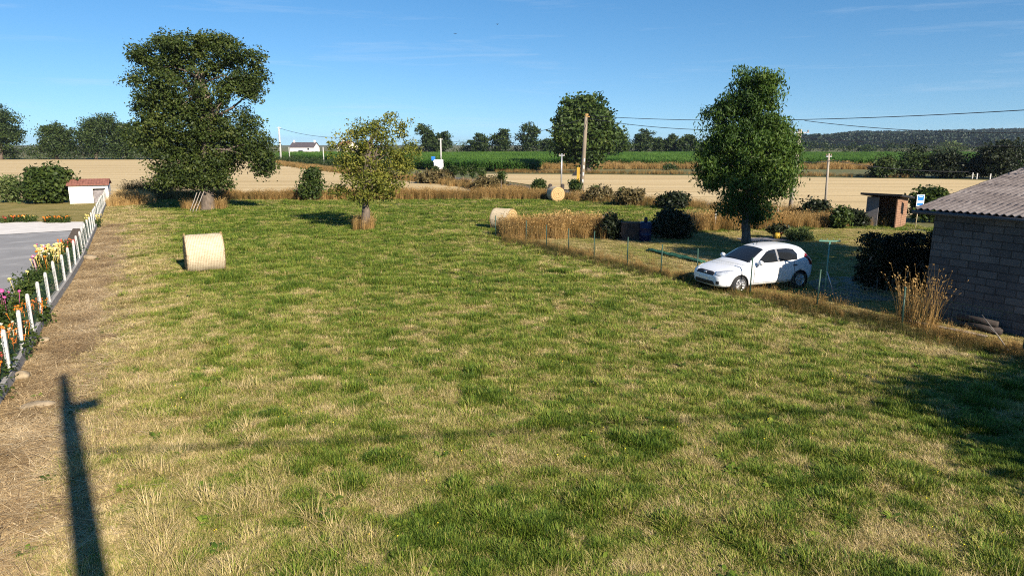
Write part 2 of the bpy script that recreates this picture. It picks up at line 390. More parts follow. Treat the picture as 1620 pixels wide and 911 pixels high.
def scatter(name, P, scl, rot, tint, protos, kind='stuff', label=None, cat=None):
    """P (n,3) points, scl (n,3), rot (n), tint (n)"""
    n = len(P); idx = rng.integers(0, len(protos), n).astype(np.float32)
    me = np_mesh(name, P, [], 3, {'scl': scl, 'rot': np.stack([rng.normal(0, .06, n), rng.normal(0, .06, n), rot], -1), 'tint': tint, 'pick': idx})
    o = link(name, me); tag(o, label, cat, None, kind)
    t = bpy.data.node_groups.new(name + '_scatter', 'GeometryNodeTree')
    t.interface.new_socket('Geometry', in_out='INPUT', socket_type='NodeSocketGeometry'); t.interface.new_socket('Geometry', in_out='OUTPUT', socket_type='NodeSocketGeometry')
    nd = t.nodes.new; lk = t.links.new
    gi = nd('NodeGroupInput'); go = nd('NodeGroupOutput'); ip = nd('GeometryNodeInstanceOnPoints'); g2i = nd('GeometryNodeGeometryToInstance')
    for p in reversed(protos):
        oi = nd('GeometryNodeObjectInfo'); oi.inputs['Object'].default_value = p; oi.inputs['As Instance'].default_value = True
        lk(oi.outputs['Geometry'], g2i.inputs[0])
    if len(protos) > 1:
        jn = nd('GeometryNodeJoinGeometry')
        for l in list(g2i.inputs[0].links): t.links.remove(l)
        for oi in [q for q in t.nodes if q.bl_idname == 'GeometryNodeObjectInfo']: lk(oi.outputs['Geometry'], jn.inputs[0])
        src = jn.outputs[0]; ip.inputs['Pick Instance'].default_value = True
    else: src = [q for q in t.nodes if q.bl_idname == 'GeometryNodeObjectInfo'][0].outputs['Geometry']
    t.nodes.remove(g2i); lk(src, ip.inputs['Instance'])
    def na(nm, typ):
        q = nd('GeometryNodeInputNamedAttribute'); q.data_type = typ; q.inputs[0].default_value = nm; return [s for s in q.outputs if s.enabled][0]
    er = nd('FunctionNodeEulerToRotation'); lk(na('rot', 'FLOAT_VECTOR'), er.inputs[0])
    fi = nd('FunctionNodeFloatToInt'); lk(na('pick', 'FLOAT'), fi.inputs[0]); lk(fi.outputs[0], ip.inputs['Instance Index'])
    lk(er.outputs[0], ip.inputs['Rotation']); lk(na('scl', 'FLOAT_VECTOR'), ip.inputs['Scale'])
    lk(gi.outputs[0], ip.inputs['Points']); lk(ip.outputs[0], go.inputs[0])
    md = o.modifiers.new('scatter', 'NODES'); md.node_group = t
    return o
def wedge_points(n, y0, y1, spread=.80, power=1.0):
    """points over the part of the ground the photo looks at, denser towards us"""
    u = rng.uniform(0, 1, n); y = y0 * (y1 / y0) ** (u ** power); x = rng.uniform(-1, 1, n) * (y * spread + 1.2); return x, y

GRN = [proto('green_tuft', blades(46, .13, .05, .15, .012, .7, 100 + i), M_BLADE) for i in range(4)]
DRY = [proto('dry_tuft', blades(50, .15, .05, .14, .009, .9, 200 + i), M_BLADE) for i in range(4)]
BLE = [proto('bleached_tuft', blades(44, .17, .22, .48, .010, .8, 350 + i, 3, .6), M_BLADE) for i in range(3)]
TAL = [proto('tall_dry_tuft', blades(38, .16, .5, 1.0, .011, .2, 300 + i, 3, .7, .28), M_TALL) for i in range(4)]
THA = [proto('straw_bits', blades(26, .2, .14, .40, .013, 1.0, 400 + i, 2, .3, 0, .75), M_THATCH) for i in range(3)]
ROS = [proto('broad_weed', rosette(13, .2, .035, 500 + i), M_BLADE) for i in range(3)]
def xyz(x, y, z=None): return np.stack([x, y, height(x, y) if z is None else np.full(len(x), z)], -1)
def s3(s, h): return np.stack([s, s, s * h], -1)

x, y = wedge_points(300000, 6.2, 66)
ok = inpoly(x, y, MEADOW) & (wire_side(x, y) < .3) | (inpoly(x, y, MEADOW) & (y > 39) & ~inpoly(x, y, LAWN))
x, y = x[ok], y[ok]; d = dryness(x, y); b = bare(x, y)
k = segdist(x, y, KERB)
u = rng.uniform(0, 1, len(x))
far = np.sqrt(np.clip(y / 14, 1, 4.0))
fine = fbm(x, y, 5.2, 67, 3); mid = fbm(x, y, 2.1, 69, 3)
thin = rng.uniform(0, 1, len(x)) < .10 + sstep(.38, .6, fine)
g = thin & (u > .22 + .72 * (d - .22)) & (b < rng.uniform(.05, .5, len(x)))
clump = fbm(x, y, 1.4, 61, 3)
sg = (.55 + .5 * sstep(.5, .75, clump) + rng.uniform(0, .45, len(x)))* (.7 + .6 * fine)
hg = np.clip((.55 + .8 * (.6 - d)) * (.3 + 1.4 * fine), .3, 1.6)
scatter('meadow_grass', xyz(x[g], y[g]), s3(sg[g] * far[g], (hg / far ** .75)[g]), rng.uniform(0, 6.28, g.sum()), np.clip(.09 + d[g] * .66 + (mid[g] - .5) * .45 + rng.normal(0, .13, g.sum()), 0, 1), GRN,
        label='short green meadow grass between the two fences', cat='grass')
e = (rng.uniform(0, 1, len(x)) < .2 + sstep(.34, .6, 1 - fine)) & ~(u > .22 + .72 * (d - .22)) & (b < rng.uniform(.2, .9, len(x))) & (rng.uniform(0, 1, len(x)) < .85)
scatter('meadow_dry_grass', xyz(x[e], y[e]), s3((.6 + rng.uniform(0, .6, e.sum())) * far[e], np.clip(.75 / far[e] ** .7, .3, 1)), rng.uniform(0, 6.28, e.sum()), np.clip(.36 + .46 * d[e] + (mid[e] - .5) * .5 + rng.normal(0, .15, e.sum()), 0, 1), DRY,
        label='dry straw coloured grass patches across the meadow', cat='dry grass')
# longer bleached tufts left standing here and there
x, y = wedge_points(6000, 6.4, 60); ok = inpoly(x, y, MEADOW) & (wire_side(x, y) < -.6) & (dryness(x, y) > .56) & (fbm(x, y, .9, 71, 2) > .52 - .1 * ((segdist(x, y, KERB) < 5.5) & (y < 15))) & (bare(x, y) < .3); x, y = x[ok], y[ok]
scatter('bleached_grass', xyz(x, y), s3(rng.uniform(.4, .8, len(x)) * (1 + .35 * ((segdist(x, y, KERB) < 5.5) & (y < 15))), .8), rng.uniform(0, 6.28, len(x)), rng.uniform(.55, .88, len(x)), BLE, label='bleached longer grass tufts standing above the meadow', cat='dry grass')
x, y = wedge_points(2600, 6.4, 50); ok = inpoly(x, y, MEADOW) & (wire_side(x, y) < -.5) & (dryness(x, y) < .55) & (fbm(x, y, .6, 81, 2) > .5); x, y = x[ok], y[ok]
scatter('meadow_weeds', xyz(x, y), s3(rng.uniform(.3, .8, len(x)), 1), rng.uniform(0, 6.28, len(x)), rng.uniform(.02, .35, len(x)), ROS, label='dark broad leaved weeds scattered in the meadow', cat='weeds')
# cut straw lying on the bare strip
n = 16000; t = rng.uniform(0, 1, n) ** 1.5; o = rng.uniform(.08, 2.5, n); q0 = np.array([along(KERB, 4 + 42 * k)[0] for k in np.linspace(0, 1, 400)]); q = q0[(t * 399).astype(int)]
x = q[:, 0] + .87 * o + rng.normal(0, .06, n); y = q[:, 1] + .49 * o + rng.normal(0, .06, n); ok = rng.uniform(0, 1, n) < bare(x, y) * .9 + .12; x, y = x[ok], y[ok]
scatter('cut_straw', xyz(x, y), s3(rng.uniform(.5, 1.3, len(x)), 1), rng.normal(R(60), .8, len(x)) + rng.integers(0, 2, len(x)) * 3.14, np.clip(fbm(x, y, 1.6, 91, 3) * 1.5 - .25 + rng.normal(0, .2, len(x)), 0, 1), THA, label='cut brown straw lying along the white post fence', cat='straw')
# lawn in the garden and by the shed: short
x, y = wedge_points(60000, 12, 42); ok = inpoly(x, y, LAWN) & (wire_side(x, y) > .2); x, y = x[ok], y[ok]; f2 = np.sqrt(np.clip(y / 14, 1, 3))
scatter('garden_grass', xyz(x, y, .05), s3(rng.uniform(.5, .9, len(x)) * f2, .42), rng.uniform(0, 6.28, len(x)), np.clip(.22 + .75 * fbm(x, y, .5, 13, 3) + rng.normal(0, .09, len(x)), 0, 1), GRN[:2] + DRY[:2], label='short yellowing grass of the garden behind the wire fence', cat='grass')
# unmown strip under the wire fence
n = 3300; t = rng.uniform(0, 1, n) ** .8; t = 30 * t; off = rng.normal(.05, .5, n) + (rng.uniform(0, 1, n) < .15) * rng.uniform(0, 1.2, n)
x = -.9 + DF.x * t + NF.x * off; y = 36.8 + DF.y * t + NF.y * off
tw = np.clip(.27 + .30 * (off > .05) + .9 * (fbm(x, y, .5, 15, 3) - .5) + rng.normal(0, .16, n) - .10 * (off < -.3), 0, 1)
scatter('fence_line_grass', xyz(x, y), s3(rng.uniform(.16, .5, n) * (.5 + 1.1 * fbm(x, y, .9, 17, 2)), .85), rng.uniform(0, 6.28, n), tw * .8, TAL, label='unmown brown grass along the foot of the wire fence', cat='dry grass')
# tall straw: fence corner, garden's far edge, the field's near edge, foot of trees
def band(n, pl, sig, hs, name, label, tint=(.55, .18), prot=None, z=0.0, w=1.0, zf=True):
    seg = [(Vector(a), Vector(b)) for a, b in zip(pl[:-1], pl[1:])]; ln = np.array([(b - a).length for a, b in seg]); cum = np.cumsum(ln) / ln.sum()
    q = np.searchsorted(cum, rng.uniform(0, 1, n)); q = np.clip(q, 0, len(seg) - 1); t = rng.uniform(0, 1, n); o = rng.normal(0, sig, n)
    A = np.array([[*a, *b] for a, b in seg])[q]; dx, dy = A[:, 2] - A[:, 0], A[:, 3] - A[:, 1]; L = np.hypot(dx, dy)
    x = A[:, 0] + dx * t - dy / L * o; y = A[:, 1] + dy * t + dx / L * o
    m = fbm(x, y, .45, 19, 3); sc = rng.uniform(hs[0], hs[1], n) * (.55 + .9 * m)
    return scatter(name, xyz(x, y) if zf else xyz(x, y, z), s3(sc * w, np.full(n, 1 / w)), rng.uniform(0, 6.28, n), np.clip(rng.normal(tint[0], tint[1], n) + (m - .5) * .5, 0, 1), prot or TAL, label=label, cat='dry grass')
band(1500, [(-.6, 37.2), (2.2, 37.6), (5.6, 37.9)], .5, (.9, 1.5), 'tall_straw_grass', 'tall golden grass in the corner of the wire fence by the bale')
band(1800, [(9.4, 40.6), (14, 42.0), (20.5, 43.0)], .5, (.8, 1.3), 'tall_verge_grass', 'tall golden grass behind the ash tree at the garden edge')
band(5200, [(-33, 64.0), (-15, 64.1), (.6, 64.6), (4.6, 64.2)], .45, (.7, 1.25), 'field_edge_grass', 'reddish dry grass along the near edge of the left stubble field', (.45, .15))
band(1500, [(-31.9, 57), (-34.6, 63)], .6, (.8, 1.3), 'fence_end_grass', 'tall pale dry grass where the white post fence ends', (.75, .15))
band(160, [(-35.8, 63.6), (-32.0, 64.4)], .4, (1.5, 2.1), 'withered_weeds', 'grey brown withered weeds standing beside the big tree', (.08, .08))
band(85, [(-9.2, 40.2), (-8.2, 40.2)], .38, (.35, 1.25), 'tree_foot_grass', 'dry grass clump around the foot of the small apple tree')
band(80, [(-25.6, 53.6), (-22.3, 53.0)], .5, (.8, 1.2), 'trunk_foot_grass', 'dry grass clump around the foot of the big tree')
PLU = [proto('plume_tuft', blades(24, .10, 1.0, 1.75, .012, .26, 330 + i, 4, .8, .9), M_TALL) for i in range(3)]
band(10, [(10.75, 18.5), (11.35, 17.6)], .10, (1.15, 1.6), 'plume_grass', 'clump of tall dry grass by the wire fence before the block wall', (.62, .12), PLU)
band(300, [(24.0, 42.9), (22.5, 43.4), (21.0, 45.0)], .4, (.6, 1.0), 'shelter_grass', 'dry grass in front of the wooden bus shelter', (.5, .2))
# the bank along the road
band(9000, [(21.5, 47.5), (13.8, 55.8), (9.4, 60.4), (5.6, 64.4), (1.6, 71.0), (-2.4, 79.0), (-8.8, 91.5), (-16.0, 102.5), (-42.0, 147.0), (-69.0, 197.0)], .9, (.55, 1.05), 'road_bank_grass', 'rough brown grass on the bank along the road', (.42, .22), zf=False, w=1.3)
band(3000, [(4.0, 148.5), (40, 149.5), (95, 146)], 1.3, (1.0, 1.7), 'corn_edge_grass', 'dry grass bank along the front of the corn field', (.6, .2), zf=False, w=1.6)
band(900, [(-3, 127), (12, 124), (32, 120), (62, 108)], .8, (.6, 1.0), 'far_verge_grass', 'low dry verge between the stubble and the corn', (.45, .15), zf=False, w=1.6)
# tiny yellow flowers in the meadow
m, nt = new_mat('yellow_petal'); finish(nt, nt.ramp(nt.noise(nt.pos(), 5), [(.3, (.75, .5, .02)), (.7, (.9, .72, .05))]), .6); M_YEL = m
fl = MB(); fl.tube([(0, 0, .06), (0, 0, .16)], .0012, 3); fl.lathe([(.004, .155), (.013, .17), (.017, .176), (.001, .182)], 8)
FLP = fl.build('meadow_flower', M_YEL); COL.objects.unlink(FLP)
x, y = wedge_points(420, 6.6, 40); ok = inpoly(x, y, MEADOW) & (wire_side(x, y) < -1) & (fbm(x, y, .5, 97, 2) > .55) & (segdist(x, y, KERB) > 2.2); x, y = x[ok], y[ok]
scatter('meadow_flowers', xyz(x, y), s3(rng.uniform(.4, .75, len(x)), 1.0), rng.uniform(0, 6.28, len(x)), rng.uniform(0, 1, len(x)), [FLP], label='tiny yellow flowers scattered in the meadow grass', cat='wildflowers')

# corn
def corn_plant(sd):
    g = np.random.default_rng(sd); V = []; Q = []; A = []
    for p in range(4):
        ox, oy = g.uniform(-.45, .45, 2); hh = g.uniform(1.6, 2.05)
        for i in range(7):
            a = g.uniform(0, 6.28); z0 = hh * (.25 + .1 * i); L = g.uniform(.5, .85); w = .09; rv = g.uniform(0, 1); b = len(V); c, s = math.cos(a), math.sin(a)
            for t, zz, ww in ((0, 0, .4), (.4, .26, 1), (.8, .25, .7), (1, .08, .1)):
                V += [(ox + c * L * t * .8 - s * w * ww, oy + s * L * t * .8 + c * w * ww, z0 + zz * L), (ox + c * L * t * .8 + s * w * ww, oy + s * L * t * .8 - c * w * ww, z0 + zz * L)]; A += [rv, rv]
            for k in range(3): Q.append((b + 2 * k, b + 2 * k + 1, b + 2 * k + 3, b + 2 * k + 2))
        b = len(V); V += [(ox - .02, oy, 0), (ox + .02, oy, 0), (ox + .01, oy, hh + .2), (ox - .01, oy, hh + .2)]; A += [.8] * 4; Q.append((b, b + 1, b + 2, b + 3))
    return np_mesh('corn', V, Q, 4, {'rnd': A})
CPR = [proto('corn_plant', corn_plant(600 + i), M_CORNLEAF) for i in range(3)]
n = 90000; x = rng.uniform(-115, 195, n); y = 130 + 162 * rng.uniform(0, 1, n) ** 1.25; ok = inpoly(x, y, CORN) & (np.abs(x) < y * .8 + 5); x, y = x[ok], y[ok]
x = x + .0; row = np.round((x * .25 + y) / 1.5) * 1.5; y = row - x * .25 + rng.normal(0, .12, len(x))
scatter('corn_crop', xyz(x, y, 0), s3(rng.uniform(.85, 1.15, len(x)), .88 + .25 * fbm(x, y, .06, 23, 2)), rng.uniform(0, 6.28, len(x)), np.clip(.25 + .7 * fbm(x, y, .08, 27, 3) + rng.normal(0, .1, len(x)), 0, 1), CPR, label='green corn crop filling the field before the tree line', cat='corn')
# ------------------------------------------------------------------ trees
L_PEAR = leaf_mat('pear_leaf', (.016, .028, .006), (.048, .072, .013), (.14, .15, .032))
L_APPLE = leaf_mat('apple_leaf', (.06, .08, .012), (.19, .20, .03), (.40, .35, .07), .4)
L_ASH = leaf_mat('ash_leaf', (.018, .042, .007), (.055, .105, .014), (.155, .21, .032), .3)
L_FAR = leaf_mat('woodland_leaf', (.016, .03, .008), (.036, .06, .013), (.08, .105, .025), .2, clump=.12)
L_WOOD = leaf_mat('hill_wood_leaf', (.009, .020, .010), (.02, .036, .017), (.035, .055, .024), .1, clump=.02)
L_OAK = leaf_mat('oak_leaf', (.02, .038, .008), (.05, .085, .015), (.12, .145, .03), .25, clump=.2)
L_BUSH = leaf_mat('bush_leaf', (.02, .038, .008), (.05, .08, .015), (.12, .15, .03), .3, clump=.8)
L_DARK = leaf_mat('dark_bush_leaf', (.008, .013, .004), (.017, .026, .008), (.04, .05, .014), .15, clump=.8)
L_DRYB = leaf_mat('brown_bush_leaf', (.05, .04, .016), (.12, .095, .035), (.24, .18, .075), .2, clump=.8)
L_PALE = leaf_mat('pale_leaf', (.06, .085, .025), (.13, .17, .05), (.26, .28, .10), .35, clump=.6)
M_BARK = simple('bark', (.135, .105, .08), .95, .45, 9, .9, stretch=(1, 1, .3))
M_BARKP = simple('pale_bark', (.26, .225, .19), .95, .4, 9, .9, stretch=(1, 1, .3))
def leaves(lobes, ncl, per, leaf, spread, sd, droop=.2, shell=.45, aspect=.55):
    """lobes (cx,cy,cz,rx,ry,rz) -> arrays of quads in clumps"""
    g = np.random.default_rng(sd); Lb = np.array(lobes, float)
    w = (Lb[:, 3] * Lb[:, 4] * Lb[:, 5]) ** .72; q = g.choice(len(Lb), ncl, p=w / w.sum())
    d = g.normal(size=(ncl, 3)); d /= np.linalg.norm(d, axis=1)[:, None]
    r = g.uniform(shell ** 3, 1.0, ncl) ** (1 / 3.) * np.clip(g.normal(1, .09, ncl), .8, 1.14)
    ph = g.uniform(0, 6.28, (len(Lb), 3)); r *= 1 + .14 * np.sin(4.2 * d[:, 0] + ph[q, 0]) * np.sin(3.6 * d[:, 2] + ph[q, 1]) + .10 * np.sin(7 * d[:, 1] + ph[q, 2])
    C = Lb[q, :3] + d * r[:, None] * Lb[q, 3:]; cr = g.uniform(0, 1, ncl)
    csz = spread * g.uniform(.6, 1.35, ncl)
    k = np.repeat(np.arange(ncl), per); n = len(k)
    off = np.clip(g.normal(size=(n, 3)), -1.7, 1.7) * csz[k][:, None] * np.array([1, 1, .7])
    P = C[k] + off
    N = g.normal(size=(n, 3)) + d[k] * .7 + np.array([0, 0, .45]); N /= np.linalg.norm(N, axis=1)[:, None]
    A = np.cross(N, g.normal(size=(n, 3))); A[:, 2] -= droop; A /= np.linalg.norm(A, axis=1)[:, None]
    B = np.cross(N, A); B /= np.linalg.norm(B, axis=1)[:, None]
    s = leaf * g.uniform(.6, 1.4, n)[:, None]
    V = np.stack([P - A * s * .5, P + B * s * aspect * .5 + A * s * .05, P + A * s * .5, P - B * s * aspect * .5 + A * s * .05], 1).reshape(-1, 3)
    rv = np.clip(cr[k] * .55 + g.uniform(0, .45, n), 0, 1)
    return V, np.arange(4 * n).reshape(n, 4), np.repeat(rv, 4), C
def limb(mb, a, b, r0, r1, g, n=5, wob=.12):
    a = Vector(a); b = Vector(b); L = (b - a).length; pts = []
    for i in range(n):
        t = i / (n - 1); p = a.lerp(b, t) + Vector(g.normal(0, wob * L * .25 * math.sin(math.pi * t), 3)); p.z += .10 * L * math.sin(math.pi * t); pts.append(p)
    mb.tube(pts, [r0 + (r1 - r0) * i / (n - 1) for i in range(n)], 7)
def tree(name, label, cat, px_base, lobes_px, trunk_px, lm, ncl, per, leaf, spread, sd, group=None, bark=None, depth=1.0, limbs=8, droop=.2, shell=.45, Y=None, lr=.35, zb=0.0, aspect=.55):
    """lobes_px (x,y,rx,rz) surveyed in the photo at the tree's own distance, turned into metres about its base"""
    bx, by = G(*px_base) if Y is None else (AT(px_base[0], px_base[1], Y)[0], Y)
    g = np.random.default_rng(sd); k = math.hypot(by, bx * 0) / F / .985
    root = empty(name, (bx, by, zb), label, cat, group)
    lob = []
    for i, (lx, ly, rx, rz) in enumerate(lobes_px):
        X, Z = AT(lx, ly, by); ry = (rx + rz) / 2 * depth
        lob.append((X - bx, g.normal(0, .35) * ry * k * .9, Z - zb, rx * k, ry * k, rz * k))
    V, Q, A, C = leaves(lob, ncl, per, leaf, spread, sd, droop, shell, aspect)
    V[:, 2] = np.maximum(V[:, 2], .03)
    me = np_mesh('crown', V, Q, 4, {'rnd': A}); link('crown', me, lm, root)
    tb = MB(); pts = []
    for tx, ty, tr in trunk_px:
        X, Z = AT(tx, ty, by); pts.append((X - bx, 0, max(Z - zb, -.15), tr * k))
    pts[0] = (pts[0][0], 0, -.15, pts[0][3])
    P = []; Rr = []
    for i in range(len(pts) - 1):
        for t in np.linspace(0, 1, 5)[:-1]:
            a, b = pts[i], pts[i + 1]; P.append((a[0] + (b[0] - a[0]) * t + g.normal(0, .02) * a[3], g.normal(0, .05) * a[3], a[2] + (b[2] - a[2]) * t)); Rr.append((a[3] + (b[3] - a[3]) * t) * g.uniform(.93, 1.07))
    P.append(pts[-1][:3]); Rr.append(pts[-1][3]); Rr[0] *= 1.35; tb.tube(P, Rr, 10)
    for i in range(limbs):
        c = C[g.integers(0, len(C))]; j = g.integers(len(P) // 2, len(P)); a = P[j]
        limb(tb, a, c, Rr[j] * g.uniform(.35, .6), Rr[j] * .06, g)
    tb.build('trunk', bark or M_BARK, root)
    return root

PEAR = [(252, 88, 46, 32), (330, 86, 52, 30), (388, 112, 34, 34), (235, 135, 34, 38), (305, 140, 70, 50), (388, 140, 36, 28), (232, 172, 34, 26), (290, 192, 78, 44), (372, 195, 44, 32), (246, 215, 46, 32), (330, 232, 70, 44), (404, 222, 32, 32), (418, 252, 20, 26), (285, 258, 48, 34), (340, 262, 32, 28), (275, 284, 32, 14), (350, 288, 22, 12), (215, 82, 16, 14), (410, 92, 12, 10), (262, 64, 26, 12), (345, 66, 30, 10)]
PEAR = [(x_ + (318 - x_) * .05, y_ + 3, rx_ * .80, rz_ * .84) for x_, y_, rx_, rz_ in PEAR] + [(272, 286, 26, 13), (305, 286, 26, 14), (345, 282, 24, 14), (295, 72, 40, 14), (370, 84, 30, 14), (290, 276, 34, 20), (325, 274, 30, 20), (425, 258, 13, 20), (408, 240, 20, 20), (215, 84, 12, 10), (265, 62, 16, 8), (338, 62, 22, 8), (405, 92, 11, 10)]
tree('pear_tree', 'large dark green pear tree at the far left of the meadow', 'tree', (328, 334), PEAR, [(329, 334, 11), (328, 300, 9), (320, 260, 7.5), (335, 190, 6), (318, 110, 3)], L_PEAR, 1500, 60, .195, .32, 11, bark=M_BARK, limbs=26, depth=.95, shell=.5)
APPLE = [(580, 212, 32, 24), (612, 212, 28, 24), (562, 240, 40, 26), (628, 240, 36, 28), (585, 262, 56, 28), (548, 292, 26, 18), (602, 288, 46, 22), (640, 262, 22, 22), (592, 304, 44, 14), (535, 305, 14, 12), (650, 240, 12, 16)]
apple = tree('apple_tree', 'small yellowish green apple tree standing alone in the meadow', 'tree', (577, 366), APPLE + [(652, 190, 10, 4), (640, 200, 7, 6), (527, 222, 8, 6), (540, 213, 6, 6), (612, 186, 12, 4)], [(578, 366, 9), (579, 335, 6), (577, 300, 4.5), (582, 250, 3), (590, 215, 1.4)], L_APPLE, 310, 44, .15, .24, 12, limbs=30, depth=1.0, shell=.25)
ASH = [(1188, 132, 26, 18), (1210, 135, 18, 20), (1158, 165, 18, 20), (1204, 165, 34, 34), (1172, 188, 56, 40), (1226, 204, 32, 34), (1140, 232, 34, 34), (1198, 240, 72, 46), (1247, 232, 24, 28), (1128, 268, 26, 24), (1176, 288, 58, 36), (1222, 286, 36, 32), (1118, 292, 12, 16), (1165, 322, 34, 18), (1200, 330, 36, 18), (1192, 346, 18, 10), (1172, 124, 8, 12), (1206, 122, 7, 12)]
ASH = [(x_ + (1187 - x_) * .06, y_ + 2, rx_ * .86, rz_ * .9) for x_, y_, rx_, rz_ in ASH] + [(1122, 262, 18, 14), (1116, 284, 10, 12), (1256, 228, 13, 14), (1262, 246, 8, 10), (1172, 120, 7, 12), (1204, 120, 7, 13), (1240, 296, 14, 12)]
tree('ash_tree', 'upright leafy green ash tree behind the white car', 'tree', (1182, 386), ASH, [(1181, 386, 7.5), (1180, 350, 6.5), (1184, 280, 5), (1190, 180, 3), (1195, 130, 1.2)], L_ASH, 820, 66, .175, .25, 13, limbs=22, droop=1.0, depth=1.0, shell=.4, aspect=.36, zb=.05)
OAK = [(925, 172, 32, 18), (905, 190, 22, 20), (948, 190, 20, 20), (895, 212, 18, 18), (930, 215, 38, 24), (956, 222, 14, 14), (892, 234, 14, 10), (920, 242, 28, 14), (935, 252, 16, 10)]
tree('oak_tree', 'tall oak standing in front of the corn behind the wooden pole', 'tree', (930, 273), OAK, [(931, 273, 4.5), (930, 250, 4), (926, 200, 3), (924, 170, 1)], L_OAK, 560, 40, .62, .75, 14, limbs=12, depth=1.0, shell=.4)
tree('slender_tree', 'thinner tree with a bare pale trunk just right of the tall oak', 'tree', (963, 258), [(972, 218, 14, 12), (985, 226, 12, 12), (965, 236, 12, 8), (978, 212, 8, 6)], [(962, 258, 1.6), (964, 236, 1.3), (974, 215, .6)], L_OAK, 110, 30, .6, .8, 15, bark=M_BARKP, limbs=6)

def crown_lobes(x, top, hw, base, sd, ragged=.25):
    g = np.random.default_rng(sd); h = base - top; out = []
    for i in range(9):
        t = g.uniform(.12, .85); wd = math.sin(math.pi * min(.95, .18 + .75 * t)) ** .6
        out.append((x + g.uniform(-1, 1) * hw * .55 * wd * (1 + ragged * .5), top + t * h * .92, hw * g.uniform(.35, .6), h * g.uniform(.12, .22)))
    out.append((x + g.uniform(-.2, .2) * hw, top + h * .17, hw * .42, h * .16)); out.append((x, top + h * .5, hw * .72, h * .34)); out.append((x, top + h * .78, hw * .8, h * .2))
    return out
def far_tree(name, label, x, top, hw, base, Y, sd, lm=None, group='trees along the horizon', ncl=150, per=32, ragged=.25, bark=None, cat='tree'):
    k = Y / F; lm = lm or L_FAR
    r = tree(name, label, cat, (x, base), crown_lobes(x, top, hw, base - .10 * (base - top), sd, ragged), [(x, base + 3, max(1.2, hw * .07)), (x, base - .35 * (base - top), max(.9, hw * .05)), (x, top + .25 * (base - top), .4)], lm, ncl, per, max(.4, 2.9 * k), max(.5, hw * k * .13), sd, group=group, limbs=4, Y=Y, shell=.3, bark=bark)
    return r
FT = [('oak_tree', 'tallest dark tree cut by the left edge of the photo', 2, 166, 36, 254, 235), ('hedgerow_tree', 'rounded tree second from the left edge behind the stubble', 90, 194, 31, 251, 240),
      ('hedgerow_tree', 'broad dark tree left of the big pear tree on the skyline', 152, 186, 36, 251, 240), ('hedgerow_tree', 'skyline tree half hidden behind the left side of the pear tree', 200, 196, 32, 251, 242), ('hedgerow_tree', 'skyline tree showing low behind the pear tree crown', 246, 205, 30, 251, 245),
      ('oak_tree', 'tall dark tree directly right of the small apple tree', 676, 198, 19, 248, 285), ('oak_tree', 'lower dark tree leaning against the tall one by the apple tree', 699, 211, 16, 248, 288),
      ('field_maple', 'small ragged tree with a narrow top left of the round tree', 757, 208, 15, 247, 290), ('oak_tree', 'round full crowned tree alone on the skyline left of the oak', 792, 206, 20, 247, 290), ('oak_tree', 'ragged lopsided tree with open branches left of the tall oak', 840, 195, 19, 247, 290),
      ('hedgerow_tree', 'low tree between the ragged tree and the tall oak', 868, 220, 14, 247, 292), ('oak_tree', 'wide spreading tree alone on the skyline right of the oak', 1018, 206, 19, 247, 292), ('hedgerow_tree', 'narrow skyline tree next to the wide spreading tree', 1042, 218, 12, 247, 294),
      ('hedgerow_tree', 'round topped skyline tree midway between wide tree and ash', 1062, 215, 12, 247, 294), ('hedgerow_tree', 'skyline tree just left of the ash crown, slightly taller', 1093, 213, 16, 247, 294), ('hedgerow_tree', 'skyline tree just left of the ash crown, lower and flatter', 1078, 221, 11, 247, 290), ('hedgerow_tree', 'skyline tree hidden behind the ash tree crown', 1122, 217, 15, 247, 294)]
for i, (nm, lb, x, tp, hw, bs, Y) in enumerate(FT):
    far_tree(nm, lb, x, tp, hw, bs, Y, 40 + i, ragged=.9 if 'ragged' in lb or 'spreading' in lb else .25, ncl=360 if hw > 25 else 130)
# field hedges that read as one run of growth
def hedge(name, label, pl, h, w, lm, n, per, leaf, sd, spread=.35, bumps=.35, cat='hedge', zb=0.0):
    g = np.random.default_rng(sd); lob = []; base = Vector(((pl[0][0] + pl[-1][0]) / 2, (pl[0][1] + pl[-1][1]) / 2))
    for (x1, y1), (x2, y2) in zip(pl[:-1], pl[1:]):
        L = math.hypot(x2 - x1, y2 - y1); m = max(1, int(L / (w * 1.1)))
        for i in range(m):
            t = (i + g.uniform(.2, .8)) / m; hh = h * g.uniform(1 - bumps, 1 + bumps * .5)
            lob.append((x1 + (x2 - x1) * t - base.x, y1 + (y2 - y1) * t - base.y, hh * .5, w * .75, w * .6, hh * .52))
    V, Q, A, C = leaves(lob, n, per, leaf, spread, sd, .1, .5); V[:, 2] = np.maximum(V[:, 2], .02)
    r = empty(name, (base.x, base.y, zb), label, cat)
    link('foliage', np_mesh('foliage', V, Q, 4, {'rnd': A}), lm, r)
    for l in lob[::2]:
        tb = MB(); limb(tb, (l[0], l[1], -.05), (l[0] + g.normal(0, .2) * w, l[1], l[5] * 1.2), .05 * h / 2, .015, g); tb.build('stem', M_BARK, r)
    return r
hedge('field_hedge', 'dark hedge along the back of the left stubble field under the trees', [(-190, 238), (-130, 240), (-92, 236)], 5.5, 4.5, L_FAR, 520, 26, .55, 71, 1.0)
hedge('field_hedge', 'long low hedge under the skyline trees behind the corn', [(-62, 292), (0, 297), (90, 297)], 6.5, 6, L_FAR, 760, 24, .6, 72, 1.1, .25)
hedge('field_hedge', 'dark low hedge between the far houses and the stubble', [(-82, 212), (-62, 190), (-40, 158)], 1.9, 1.8, L_FAR, 340, 26, .3, 73, .5)
hedge('road_hedge', 'dense dark hedge hiding the road left of the white van', [(-38, 150), (-22, 138)], 3.0, 2.2, L_FAR, 200, 26, .3, 74, .5)
